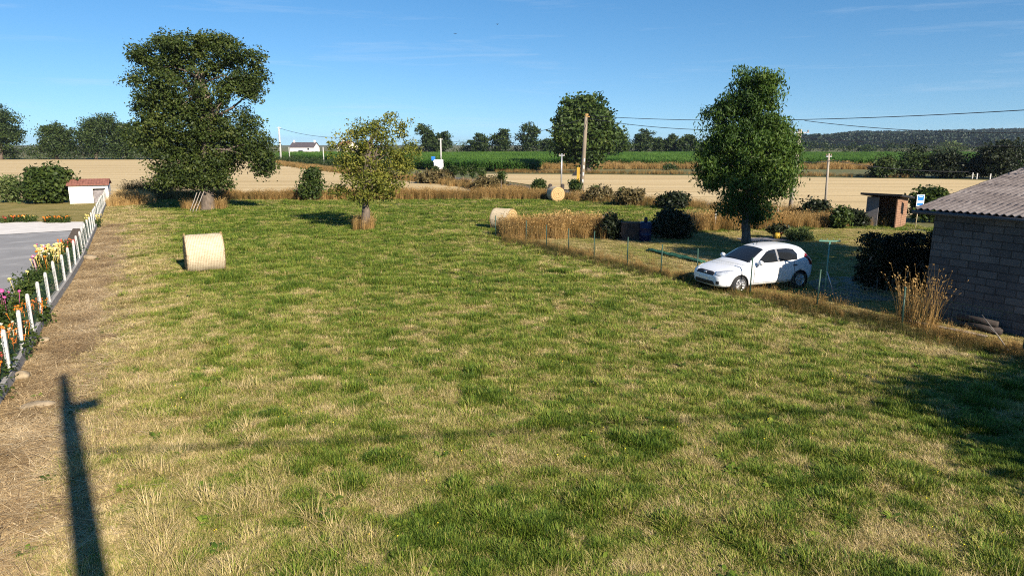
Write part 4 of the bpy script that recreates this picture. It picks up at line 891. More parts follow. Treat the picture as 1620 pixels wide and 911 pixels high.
flowers('border_shrub', 'leafy green shrub without flowers between marigolds and yellow dahlias', -15.5, 21.6, 1.3, .95, [('yellow', 2)], 0, .05, 165, dens=120)
flowers('dahlia_plant', 'pale yellow dahlias in full bloom with one pink among them', -17.15, 25.0, 1.4, 1.25, [('yellow', 60), ('pink', 4), ('cream', 22), ('orange', 5)], 0, .058, 166, dens=100)
flowers('rose_plant', 'low red and orange flowers beyond the yellow dahlias', -19.6, 29.8, 1.5, .8, [('red', 24), ('orange', 16)], 0, .04, 167, dens=90)
flowers('dahlia_plant', 'yellow flowers at the corner of the pale driveway apron', -25.9, 42.2, .9, .7, [('yellow', 22)], 0, .055, 168)
for i, (px, py, cl, n, lb) in enumerate([(24, 352, 'orange', 26, 'orange flower clump on the lawn edge left, behind the apron'), (43, 352, 'yellow', 8, 'green clump with yellow dots between two orange ones'), (77, 353, 'orange', 18, 'smaller orange flower clump midway along the apron edge'), (96, 353, 'orange', 10, 'sparse orange flowers right of the middle clump'), (8, 353, 'red', 10, 'low dark red flowers at the left edge behind the apron')]):
    x, y = G(px, py); flowers('bedding_plant', lb, x, y + .3, .55, .42, [(cl, n)], 0, .05, 170 + i, z=-.02, group='bedding flowers behind the apron', dens=40)
# stones
def stone(label, px, py, sx, sy, sz, sd, rz=0):
    x, y = G(px, py); bm = bmesh.new(); bmesh.ops.create_icosphere(bm, subdivisions=3, radius=1); g = np.random.default_rng(sd); of = g.uniform(0, 9, 3)
    for v in bm.verts:
        c = v.co; k = 1 + .16 * math.sin(2.3 * c.x + of[0]) * math.cos(2.1 * c.y + of[1]) + .1 * math.sin(4 * c.z + of[2]); m = max(abs(c.x), abs(c.y), abs(c.z)); c = c * (.65 + .35 / max(m, .55)) * k
        v.co = Vector((c.x * sx, c.y * sy, c.z * sz))
    me = bpy.data.meshes.new('stone'); bm.to_mesh(me); bm.free()
    for p in me.polygons: p.use_smooth = True
    o = link('boulder', me, M_STONE); o.location = (x, y, sz * .55); o.rotation_euler.z = rz; return tag(o, label, 'stone', 'pale stones along the white post fence')
stone('largest pale stone on the bare strip close to the camera', 33, 600, .17, .13, .12, 1, .3)
stone('pale squarish stone by the kerb between the near posts', 67, 541, .14, .12, .09, 2)
stone('grey brown stone farther along the bare strip', 143, 411, .28, .22, .16, 3)
stone('flat half buried stone in the straw nearest the pole shadow', 60, 643, .30, .14, .06, 4, .6)
# wooden props at the pear tree
x, y = G(316, 336); r = empty('leaning_planks', (x, y), 'weathered grey planks leaning against the big pear tree trunk', 'planks')
for dx, a in ((-.35, .0), (-.12, .05), (-.55, -.06)):
    b = MB(); b.bar((dx - .1, -.3, -.05), (dx + .55 + a, -.02, 1.55 + a), .16, .05); b.build('plank', M_WOOD, r, .005)

# ------------------------------------------------------------------ white shed by the fence end
sx1, sy1 = G(111, 322); k = sy1 / F
r = empty('garden_shed', (sx1, sy1, -.03), 'small white garden shed with a red tiled roof and dark opening', 'shed', None, R(26))
Wd, Dp, Hw, Hr = 54 * k, 2.6, 30 * k * .95, 38 * k * .95
M_REND = simple('white_render', (.80, .76, .70), .9, .07, 2, .2)
b = MB(); o0, o1 = Wd * .60, Wd * .93; oh = Hw * .80; th = .14
b.box((o0 / 2, th / 2, Hw / 2), (o0, th, Hw)); b.box(((o1 + Wd) / 2, th / 2, Hw / 2), (Wd - o1, th, Hw)); b.box(((o0 + o1) / 2, th / 2, (oh + Hw) / 2), (o1 - o0, th, Hw - oh))
b.box((th / 2, Dp / 2 + th / 2, Hw / 2), (th, Dp - th, Hw)); b.box((Wd - th / 2, Dp / 2 + th / 2, Hw / 2), (th, Dp - th, Hw)); b.box((Wd / 2, Dp + th / 2, Hw / 2), (Wd, th, Hw)); b.build('wall', M_REND, r)
m, nt = new_mat('red_roof_tiles'); p = nt.obj(); w1 = nt.n('ShaderNodeTexWave', wave_type='BANDS', bands_direction='X'); nt.put(w1.inputs[0], p); w1.inputs['Scale'].default_value = 1.5
n = nt.noise(p, 5, 4); finish(nt, nt.ramp(n, [(.3, (.17, .065, .045)), (.7, (.31, .135, .095))]), .85, w1.outputs['Fac'], .8, .05)
b = MB(); vs = [(-.12, -.2, Hw - .02), (Wd + .12, -.2, Hw - .02), (Wd + .12, Dp / 2, Hr), (-.12, Dp / 2, Hr), (-.12, Dp + .3, Hw - .02), (Wd + .12, Dp + .3, Hw - .02)]; vs += [(x, y, z + .07) for x, y, z in vs]
b.add(vs, [(0, 1, 2, 3), (3, 2, 5, 4), (6, 9, 8, 7), (9, 10, 11, 8), (0, 6, 7, 1), (4, 5, 11, 10), (0, 3, 9, 6), (3, 4, 10, 9), (1, 7, 8, 2), (2, 8, 11, 5)]); b.build('roof', m, r)
b = MB(); b.add([(.02, .02, Hw), (.02, Dp, Hw), (.02, Dp / 2, Hr - .03), (.12, .02, Hw), (.12, Dp, Hw), (.12, Dp / 2, Hr - .03)], [(0, 2, 1), (3, 4, 5), (0, 1, 4, 3), (1, 2, 5, 4), (2, 0, 3, 5)]); b.build('gable', M_REND, r)
b = MB(); b.box(((o0 + o1) / 2, .30, oh * .43), (o1 - o0 - .02, .05, oh * .86)); b.lathe([(.001, -.02), ((o1 - o0) / 2 - .02, -.02), ((o1 - o0) / 2 - .02, .02), (.001, .02)], 24, RX90, ((o0 + o1) / 2, .30, oh * .66)); b.build('door', simple('grey_door_wood', (.22, .20, .20), .9, .3, 6), r)

# ------------------------------------------------------------------ wooden bus shelter and its sign
sx1, sy1 = G(1367, 358); r = empty('bus_shelter', (sx1, sy1, 0), 'open brown wooden bus shelter with a black sloping roof', 'bus shelter', None, R(-45))
m, nt = new_mat('brown_boards'); p = nt.obj(); sp = nt.n('ShaderNodeSeparateXYZ'); nt.put(sp.inputs[0], p); fr_ = nt.math('FRACT', nt.math('MULTIPLY', sp.outputs[2], 7.0)); gap = nt.math('LESS_THAN', fr_, .08)
n = nt.noise(nt.mapping(p, (1, 1, 9)), 2.5, 4); finish(nt, nt.mix(gap, nt.ramp(n, [(.3, (.20, .105, .06)), (.7, (.33, .19, .115))]), (.05, .028, .018)), .85, nt.math('SUBTRACT', 1, gap), .6, .02); M_BOARD = m
Ws, Ds, Hf, Hb = 1.75, 2.1, 1.95, 1.72
b = MB(); b.box((.36, .03, Hf / 2 - .05), (.70, .06, Hf - .1)); b.build('front_panel', simple('grey_boards', (.16, .15, .15), .85, .2, 5), r)
b = MB(); b.box((Ws - .03, Ds / 2, (Hf + Hb) / 4), (.06, Ds - .07, (Hf + Hb) / 2 - .04)); b.build('side_wall', M_BOARD, r)
b = MB(); b.box((.03, Ds / 2 + .03, (Hf + Hb) / 4), (.06, Ds - .12, (Hf + Hb) / 2 - .04)); b.build('side_wall', M_BOARD, r)
b = MB(); b.box((Ws / 2, Ds - .02, Hb / 2), (Ws - .01, .05, Hb)); b.build('back_wall', M_BOARD, r)
b = MB(); b.add([(-.3, -.35, Hf + .02), (Ws + .3, -.35, Hf + .02), (Ws + .3, Ds + .25, Hb - .03), (-.3, Ds + .25, Hb - .03), (-.3, -.35, Hf + .15), (Ws + .3, -.35, Hf + .15), (Ws + .3, Ds + .25, Hb + .10), (-.3, Ds + .25, Hb + .10)], [(0, 3, 2, 1), (4, 5, 6, 7), (0, 1, 5, 4), (1, 2, 6, 5), (2, 3, 7, 6), (3, 0, 4, 7)]); b.build('roof', M_BLACK, r, .01)
b = MB(); b.box((1.1, Ds - .35, .45), (1.1, .35, .05)); b.box((.7, Ds - .35, .21), (.06, .3, .42)); b.box((1.5, Ds - .35, .21), (.06, .3, .42)); b.build('bench', M_DARKW, r)
sx1, sy1 = G(1448, 362); k = sy1 / F; zt = AT(1452, 308, sy1)[1]; ww, hh = 14 * k, 18 * k
r = empty('bus_stop_sign', (sx1, sy1, 0), 'blue and white bus stop sign on a thin pole by the shelter', 'sign', None, R(14))
b = MB(); b.tube([(0, .03, -.1), (.10, .03, zt - .05)], .03, 10); b.build('pole', simple('yellowed_pole', (.50, .42, .25), .6), r)
b = MB(); b.box((.10, -.02, zt - hh / 2), (ww, .03, hh)); b.build('board', simple('white_sign', (.82, .83, .85), .5, .02), r, .004)
MB_BLUE = simple('sign_blue', (.02, .16, .66), .45, .03); b = MB(); b.box((.10, -.037, zt - hh * .30), (ww * .84, .004, hh * .44)); b.box((.10, -.037, zt - hh * .82), (ww * .84, .004, hh * .22)); b.build('blue_field', MB_BLUE, r)
b = MB(); b.box((.10, -.041, zt - hh * .20), (ww * .5, .004, hh * .03)); b.build('lettering', bpy.data.materials['white_sign'], r)

# ------------------------------------------------------------------ poles and cables
def pole(name, label, x, y, h, r0, r1, mat, arms=True, group='utility poles', arm_w=.5, lean=0.0):
    r = empty(name, (x, y, 0), label, 'utility pole', group, R(20)); b = MB(); b.tube([(0, 0, -.2), (lean * .5, 0, h * .5), (lean, 0, h)], [r0, (r0 + r1) / 2, r1], 12); b.build('post', mat, r)
    if arms:
        b = MB(); b.bar((lean - arm_w, 0, h - .22), (lean + arm_w, 0, h - .22), .09, .09); b.build('crossarm', M_STEEL, r)
        b = MB()
        for k in (-.9, 0, .9): b.lathe([(.02, 0), (.055, .03), (.055, .06), (.03, .08), (.055, .10), (.03, .14), (0, .15)], 10, None, (lean + arm_w * k, 0, h - .175))
        b.build('insulator', simple('brown_porcelain', (.22, .13, .08), .3) if 'brown_porcelain' not in bpy.data.materials else bpy.data.materials['brown_porcelain'], r)
    return r
def cable(label, a, c, sag, rad=.03, group='overhead cables'):
    a = Vector(a); c = Vector(c); pts = [a.lerp(c, t) - Vector((0, 0, sag * 4 * t * (1 - t))) for t in np.linspace(0, 1, 33)]
    b = MB(); b.tube([p - a for p in pts], rad, 5); o = b.build('overhead_cable', M_CABLE, None, 0, a); return tag(o, label, 'cable', group)
Yb = 76.0; xb, zb_ = AT(925, 181, Yb); xb0 = AT(920, 290, Yb)[0]
pole('utility_pole', 'tall wooden pole with pale patches in front of the oak tree', xb0, Yb, zb_, .25, .19, simple('brown_pole_wood', (.22, .18, .13), .9, .3, 3, .4, stretch=(1, 1, .1)), False, lean=.42)
r = bpy.data.objects['utility_pole']; b = MB(); b.box((.62, 0, zb_ - .25), (.35, .12, .12)); b.lathe([(.20, zb_ - .3), (.21, zb_ + .03), (.16, zb_ + .06), (0, zb_ + .08)], 12, None, (.42, 0, 0)); b.build('cap', simple('rusty_cap', (.28, .17, .06), .8), r)
b = MB(); [b.box((.02 + .05 * k, -.235 + .008 * k, 1.1 + .75 * k), (.16, .06, .38)) for k in range(4)]; b.build('pale_patch', M_CONCW, r)
xs_, zs_ = AT(888, 243, 81.0); pole('street_pole', 'thin pale metal pole left of the tall wooden pole', AT(888, 294, 81)[0], 81.0, zs_, .10, .08, M_STEEL, True, arm_w=.35)
xs_, zs_ = AT(697, 219, 152.0); pole('street_pole', 'thin pale pole standing by the white van', xs_, 152.0, zs_, .19, .15, M_CONCW, True, arm_w=.5)
xs_, z1307 = AT(1311, 243, 52.0); x1307 = AT(1305, 333, 52)[0]; pole('utility_pole', 'thin leaning pole in front of the right stubble field', x1307, 52.0, z1307, .10, .075, M_POLEW, True, lean=xs_ - x1307, arm_w=.25)
xs_, z1250 = AT(1256, 205, 49.5); x1250 = AT(1249, 342, 49.5)[0]; pole('utility_pole', 'grey pole mostly hidden behind the ash tree crown', x1250, 49.5, z1250, .16, .13, M_POLEW, True, lean=.3, arm_w=.8)
xs_, z441 = AT(441, 201, 200.0); pole('utility_pole', 'white pole standing right of the pear tree near the far house', xs_, 200.0, z441, .32, .2, M_CONCW, True, arm_w=.6)
for px, tp, Y, lb in ((457, 233, 200, 'short pale post left of the far house'), (511, 233, 180, 'short pale post right of the far house')):
    xs_, zz = AT(px, tp, Y); b = MB(); b.tube([(0, 0, -.2), (0, 0, zz)], [.16, .12], 8); b.lathe([(.14, zz - .1), (.14, zz), (0, zz + .05)], 8); o = b.build('telephone_post', M_CONCW, None, 0, (xs_, Y, 0)); tag(o, lb, 'post', 'telephone posts by the far house')
tp = Vector((xb0 + .5, Yb, zb_ - .15)); A1 = AT(1620, 171, 40)
cable('upper cable running from the oak to the right edge above the hill', tp, (A1[0] + 9, 34, A1[1] + .55), .9, .028)
cable('lower cable falling from the tall wooden pole to the pole in the ash tree', tp - Vector((0, 0, .25)), (x1250 + .3, 49.5, z1250), .5, .026)
A2 = AT(1620, 203, 42); cable('sagging cable leaving the ash tree to the right edge, below the upper one', (x1250 + .5, 49.5, z1250 + .6), (A2[0] + 8, 36, A2[1] + .3), .75, .022)
A3 = AT(1620, 226, 44); cable('thin pale cable crossing in front of the wooded hill', (x1250 + .3, 49.5, z1250 - .55), (A3[0] + 8, 40, A3[1] + .1), .45, .018)
cable('short cable from the thin leaning pole into the ash tree', (x1307 + .2, 52, z1307 - .5), (x1250 + .3, 49.5, z1250 - 2.2), .12, .02)
cable('short cable from the thin leaning pole down towards the bus shelter', (x1307 + .2, 52, z1307 - .5), (33, 50, 3.1), .25, .018)
cable('far cable sloping down from the white pole over the far house', (AT(441, 203, 200)[0], 200, z441 - .3), (AT(560, 217, 185)[0], 185, AT(560, 217, 185)[1]), 1.0, .05)
cable('far cable rising left of the oak above the skyline trees', (AT(715, 224, 150)[0], 150, AT(715, 224, 150)[1]), (xb0 + .3, Yb, zb_ - .4), 1.0, .032)
# the pole behind us whose shadow lies on the meadow
PH = 12.2; tipx, tipy = G(100, 595); Ls = PH / math.tan(SUN_EL); pbx, pby = tipx - SHX * Ls, tipy - SHY * Ls
r = empty('lamp_pole', (pbx, pby, 0), 'tall street pole behind the camera casting its shadow on the meadow', 'street lamp', None, 0)
b = MB(); b.tube([(0, 0, -.2), (0, 0, PH * .6), (0, 0, PH - 1.25), (0, 0, PH - 1.2), (0, 0, PH)], [.22, .18, .155, .13, .09], 12); b.build('post', M_POLEW, r)
b = MB(); b.bar((0, 0, PH - 1.32), (.30, .21, PH - 1.26), .2, .2); b.box((.30, .21, PH - 1.30), (.36, .26, .24), Matrix.Rotation(.61, 3, 'Z')); b.build('lamp_arm', M_STEEL, r, .01)
cable('cable leaving the pole behind the camera towards the right', (pbx, pby, PH - 2.6), (pbx + 34, pby + 9, PH - 3.0), .9, .03)

# yellow road sign with two black triangles
xs_, zt = AT(915, 265, 71.0); r = empty('road_sign', (xs_, 71.0, 0), 'yellow road sign board with two black triangles beside the wooden pole', 'sign')
b = MB(); b.tube([(.0, .06, -.1), (0, .06, zt)], .045, 8); b.build('post', M_STEEL, r)
b = MB(); b.box((0, 0, zt - .95), (.30, .06, 1.9)); b.build('board', simple('sign_yellow', (.45, .26, .03), .6, .15), r)
for z0, z1 in ((zt - .85, zt - .15), (zt - 1.95, zt - 1.15)):
    b = MB(); t = [(-.68, z0), (-.16, z0), (-.16, z1)]; b.add([(x_, -.02, z_) for x_, z_ in t] + [(x_, .02, z_) for x_, z_ in t], [(0, 1, 2), (3, 5, 4), (0, 3, 4, 1), (1, 4, 5, 2), (2, 5, 3, 0)]); b.build('triangle', M_BLACK, r)
for px, lb in ((870, 'dark rounded stump behind the far bale, the left of two'), (888, 'dark rounded stump behind the far bale, leaning right')):
    Y = 68.0; x, zt = AT(px, 291, Y); b = MB(); b.tube([(0, 0, -.1), (.05, 0, .3), (.06, .02, zt - .1), (.06, .02, zt)], [.24, .21, .19, .10], 10); o = b.build('tree_stump', M_DARKW, None, 0, (x, Y, 0)); o.rotation_euler.y = .06 if 'right' in lb else -.02; tag(o, lb, 'stump', 'dark stumps on the road bank')
for px, py, lb in ((1538, 283, 'white road marker post left of the large dark tree'), (1545, 284, 'second white marker post, close beside the first under the dark hedge'), (1566, 285, 'white marker post under the large dark tree at the roof edge')):
    x, y = G(px, py); b = MB(); b.box((0, 0, .45), (.15, .13, .9)); b.box((0, 0, .84), (.16, .14, .10)); tag(b.build('marker_post', M_CONCW, None, .02, (x, y, 0)), lb, 'post', 'white marker posts on the right road')

# ------------------------------------------------------------------ far houses
def house(label, px0, px1, ridge, eaves, Y, roofmat, wall, rz, wins, door=None, group='far houses'):
    k = Y / F; x0 = AT(px0, 240, Y)[0]; W = (px1 - px0) * k; ze = AT(px0, eaves, Y)[1]; zr = AT(px0, ridge, Y)[1]; D = 8.0
    r = empty('farm_house', (x0, Y, 0), label, 'house', group, rz); b = MB(); pr = [(0, 0), (D, 0), (D, ze), (D / 2, zr - .1), (0, ze)]
    b.add([(0, y, z) for y, z in pr] + [(W, y, z) for y, z in pr], [(0, 1, 2, 3, 4), (9, 8, 7, 6, 5)] + [(i, (i + 1) % 5, 5 + (i + 1) % 5, 5 + i) for i in range(5)]); b.build('wall', wall, r)
    b = MB(); ov = .3; v = [(-ov, -ov, ze - .12), (W + ov, -ov, ze - .12), (W + ov, D / 2, zr), (-ov, D / 2, zr), (-ov, D + ov, ze - .12), (W + ov, D + ov, ze - .12)]; v += [(x, y, z + .2) for x, y, z in v]
    b.add(v, [(0, 1, 2, 3), (3, 2, 5, 4), (6, 9, 8, 7), (9, 10, 11, 8), (0, 6, 7, 1), (4, 5, 11, 10), (0, 3, 9, 6), (3, 4, 10, 9), (1, 7, 8, 2), (2, 8, 11, 5)]); rf = b.build('roof', roofmat, r)
    for c in (.06, .94):
        b = MB(); b.box((W * c, D / 2, zr + .45), (.6, .6, 1.1)); b.box((W * c, D / 2, zr + 1.05), (.75, .75, .12)); b.build('chimney', wall, rf)
    for (wx, wz, ww, wh) in wins:
        b = MB(); b.box((W * wx, -.03, ze * wz), (ww, .08, wh)); f = b.build('window', M_WHITEP, r); b = MB(); b.box((W * wx, -.075, ze * wz), (ww - .2, .02, wh - .2)); b.build('pane', simple('dark_glass', (.03, .035, .045), .1) if 'dark_glass' not in bpy.data.materials else bpy.data.materials['dark_glass'], f)
    return r
M_SLATE = simple('slate_roof', (.085, .072, .078), .8, .2, 1)
M_TILE = simple('brown_roof_tiles', (.24, .12, .06), .8, .2, 1)
house('far white house with a dark slate roof between the pear and apple trees', 459, 496, 226, 233, 300, M_SLATE, simple('pale_render', (.80, .72, .68), .9, .05, .5), R(-3), [(.45, .50, 2.2, 1.5), (.78, .80, 1.0, 1.0), (.2, .35, 1.6, 1.0)])
house('far cream house with a brown roof half hidden by the apple tree', 533, 551, 224, 231, 305, M_TILE, simple('cream_render', (.72, .64, .48), .9, .05, .5), R(-30), [(.5, .6, 1.4, 1.4)])
x0, _ = AT(497, 240, 296); b = MB(); b.prism([(0, 0), (8.5, 0), (8.5, .3), (0, .3)], 0, 1.55); b.prism([(0, -.05), (2.2, -.05), (2.2, .0), (0, .0)], 0, 2.3); tag(b.build('garden_wall', M_WHITEP, None, 0, (x0, 296, 0)), 'long white garden wall running right from the far white house', 'wall')

# ------------------------------------------------------------------ white van seen from behind on the road, and a blue sign
Yv = 129.0; xv, zv = AT(692.5, 253, Yv); k = Yv / F; Wv = 12 * k
r = empty('parked_van', (xv, Yv, 0), 'white box van seen from behind on the road by a thin pole', 'van')
b = MB(); b.box((0, 1.6, (zv + .45) / 2), (Wv, 3.2, zv - .45)); b.build('body', M_WHITEP, r, .05)
b = MB(); b.box((0, 3.75, .95), (Wv * .9, 1.1, 1.2)); b.box((0, 3.45, 1.65), (Wv * .8, .5, .3)); b.build('cab', M_WHITEP, r, .08)
for sx in (-1, 1):
    for yy in (.6, 3.6):
        b = MB(); b.lathe([(.0, -.09), (.24, -.09), (.31, -.07), (.32, 0), (.31, .07), (.24, .09), (0, .09)], 20, RY90, (sx * (Wv / 2 - .12), yy, .32)); b.build('wheel', M_BLACK, r)
    b = MB(); b.box((sx * Wv * .44, -.012, .65), (.1, .02, .22)); b.build('tail_light', simple('tail_red', (.4, .02, .02), .3) if 'tail_red' not in bpy.data.materials else bpy.data.materials['tail_red'], r)
    b = MB(); b.box((sx * Wv * .235, -.012, zv * .58), (Wv * .45, .02, zv * .62)); b.build('rear_door', M_WHITEP, r, .01)
b = MB(); b.box((0, -.03, .42), (Wv * .96, .08, .14)); b.build('bumper', M_BLACK, r)
xs_, zt = AT(685.5, 248, 133.0); r = empty('road_sign', (xs_, 133.0, 0), 'small blue road sign left of the white van', 'sign'); b = MB(); b.tube([(0, .05, 0), (0, .05, zt)], .05, 8); b.build('post', M_STEEL, r)
b = MB(); b.box((0, 0, zt - .35), (.7, .05, .75)); b.build('board', MB_BLUE, r, .01)

# ------------------------------------------------------------------ birds
for px, py, Y, rz, lb in ((720, 54, 62, .4, 'tiny dark bird high in the sky, the left of two'), (787, 39, 66, -.5, 'tiny dark bird high in the sky, the right and higher of two')):
    x, z = AT(px, py, Y); r = empty('bird', (x, Y, z), lb, 'bird', 'birds in the sky', rz); b = MB()
    b.tube([(0, -.11, 0), (0, -.05, .005), (0, .04, 0), (0, .10, 0)], [.012, .03, .026, .008], 8); b.tube([(0, -.10, .005), (0, -.135, .01)], [.018, .008], 8); b.build('body', M_BLACK, r)
    for s in (-1, 1):
        b = MB(); pts = [(0, -.03, .01), (s * .08, -.05, .05), (s * .17, -.01, .03), (s * .16, .02, .028), (s * .08, .01, .045), (0, .05, .01)]
        b.add(pts + [(x_, y_, z_ - .008) for x_, y_, z_ in pts], [(0, 1, 4, 5), (1, 2, 3, 4), (6, 11, 10, 7), (7, 10, 9, 8), (0, 6, 7, 1), (1, 7, 8, 2), (2, 8, 9, 3), (3, 9, 10, 4), (4, 10, 11, 5)]); b.build('wing', M_BLACK, r)
# ------------------------------------------------------------------ white hatchback
car = empty('parked_car', (8.60, 23.88, .055), 'white five door hatchback parked on the lawn beside the wire fence', 'car', None, R(-158.3))
m, nt = new_mat('white_car_paint'); n = nt.noise(nt.obj(), 2, 2); finish(nt, nt.ramp(n, [(.3, (.74, .75, .77)), (.7, (.80, .80, .81))]), .35, spec=.5, coat=.6); M_PAINT = m
m, nt = new_mat('car_glass'); finish(nt, nt.ramp(nt.noise(nt.obj(), 1), [(.3, (.012, .014, .017)), (.7, (.02, .023, .027))]), .06, spec=.6); M_GLASS = m
M_TYRE = simple('tyre_rubber', (.022, .022, .023), .8, .2, 8)
M_TRIM = simple('black_trim', (.02, .02, .022), .55, .2, 8)
M_HUB = simple('silver_hubcap', (.55, .55, .56), .35, .1, 6, 0, .7)
M_LAMP = simple('lamp_lens', (.55, .58, .62), .12, .25, 9, 0, .3, .8)
st = [(2.13, .50, .34, .54, .60, .42), (2.09, .66, .27, .58, .68, .54), (2.0, .76, .22, .63, .755, .62), (1.85, .83, .20, .69, .815, .68), (1.55, .86, .20, .76, .885, .72), (1.25, .868, .20, .82, .94, .74), (1.0, .87, .20, .87, .985, .75), (.86, .87, .20, .90, 1.03, .735),
      (.6, .87, .2, .92, 1.20, .68), (.3, .87, .2, .93, 1.375, .63), (.08, .87, .2, .94, 1.465, .60), (-.2, .87, .2, .95, 1.51, .585), (-.6, .87, .2, .96, 1.53, .58), (-1.0, .868, .2, .98, 1.52, .575), (-1.35, .862, .2, 1.0, 1.485, .565), (-1.58, .85, .21, 1.01, 1.41, .56), (-1.72, .835, .23, 1.0, 1.26, .57), (-1.84, .805, .27, .97, 1.06, .60), (-1.93, .74, .31, .86, .94, .58), (-1.96, .66, .36, .74, .82, .52)]
vs = []; fs = []; nr = 0
for (x, w, zb, zbelt, zt, wt) in st:
    half = [(0, zb), (w * .80, zb), (w * .955, zb + .07), (w * .99, zb + (zbelt - zb) * .40), (w, zb + (zbelt - zb) * .72), (w * .985, zbelt - .015), (w * .955 if zt - zbelt > .2 else w * .93, zbelt + min(.035, (zt - zbelt) * .4)),
            (wt + (w * .94 - wt) * .5, zbelt + (zt - zbelt) * .55), (wt, zt - min(.05, (zt - zbelt) * .28)), (wt * .72, zt - .008), (0, zt + .012)]
    ring = half + [(-y, z) for y, z in half[-2:0:-1]]; nr = len(ring); vs += [(x, y, z) for y, z in ring]
for i in range(len(st) - 1):
    for k in range(nr): fs.append((i * nr + k, i * nr + (k + 1) % nr, (i + 1) * nr + (k + 1) % nr, (i + 1) * nr + k))
fs.append(tuple(range(nr))); fs.append(tuple((len(st) - 1) * nr + k for k in range(nr))[::-1])
bd = MB(); bd.add(vs, fs, True); bo = bd.build('tmp', M_PAINT)
sb = bo.modifiers.new('s', 'SUBSURF'); sb.levels = sb.render_levels = 2
cut = MB()
for x in (1.295, -1.295):
    for s in (-1, 1): cut.lathe([(0, -.2), (.355, -.2), (.355, .2), (0, .2)], 40, RX90, (x, s * .80, .30))
co = cut.build('tmpc', M_TRIM)
bm_ = bo.modifiers.new('b', 'BOOLEAN'); bm_.object = co; bm_.operation = 'DIFFERENCE'; bm_.solver = 'EXACT'
dg = bpy.context.evaluated_depsgraph_get(); dg.update(); ev = bo.evaluated_get(dg); body_me = bpy.data.meshes.new_from_object(ev)
bo.modifiers.remove(bm_); dg = bpy.context.evaluated_depsgraph_get(); dg.update(); full_me = bpy.data.meshes.new_from_object(bo.evaluated_get(dg))
tree_b = BVHTree.FromPolygons([v.co.copy() for v in full_me.vertices], [tuple(p.vertices) for p in full_me.polygons])
for o in (bo, co): bpy.data.objects.remove(o, do_unlink=True)
body_me.materials.clear()
for p in body_me.polygons: p.use_smooth = True
link('body', body_me, M_PAINT, car)
bpy.data.objects[-1] if False else None
def patch(name, poly, o, eu, ev_, ray, mat, off=.006, parent=car, cuts=4, thick=.012):
    """a skin laid on the body: polygon in the plane (o, eu, ev) pushed along ray onto the shell"""
    o, eu, ev_, ray = Vector(o), Vector(eu), Vector(ev_), Vector(ray).normalized(); bm = bmesh.new()
    bm.faces.new([bm.verts.new((u, v, 0)) for u, v in poly]); bmesh.ops.triangulate(bm, faces=bm.faces)
    for _ in range(cuts): 
        bmesh.ops.subdivide_edges(bm, edges=[e for e in bm.edges if e.calc_length() > .07], cuts=1); bmesh.ops.triangulate(bm, faces=bm.faces)
    bad = []
    for v in bm.verts:
        p = o + eu * v.co.x + ev_ * v.co.y; h, nrm, _, _ = tree_b.ray_cast(p - ray * 2.5, ray)
        if h is None: bad.append(v); continue
        v.co = h + (nrm if nrm.dot(ray) < 0 else -nrm) * off
    bmesh.ops.delete(bm, geom=bad, context='VERTS'); bmesh.ops.recalc_face_normals(bm, faces=bm.faces)
    for f in bm.faces:
        if f.normal.dot(ray) > 0: f.normal_flip()
        f.smooth = True
    me = bpy.data.meshes.new(name); bm.to_mesh(me); bm.free(); ob = link(name, me, mat, parent)
    s = ob.modifiers.new('t', 'SOLIDIFY'); s.thickness = thick; s.offset = -1; return ob
X, Y_, Z_ = Vector((1, 0, 0)), Vector((0, 1, 0)), Vector((0, 0, 1))
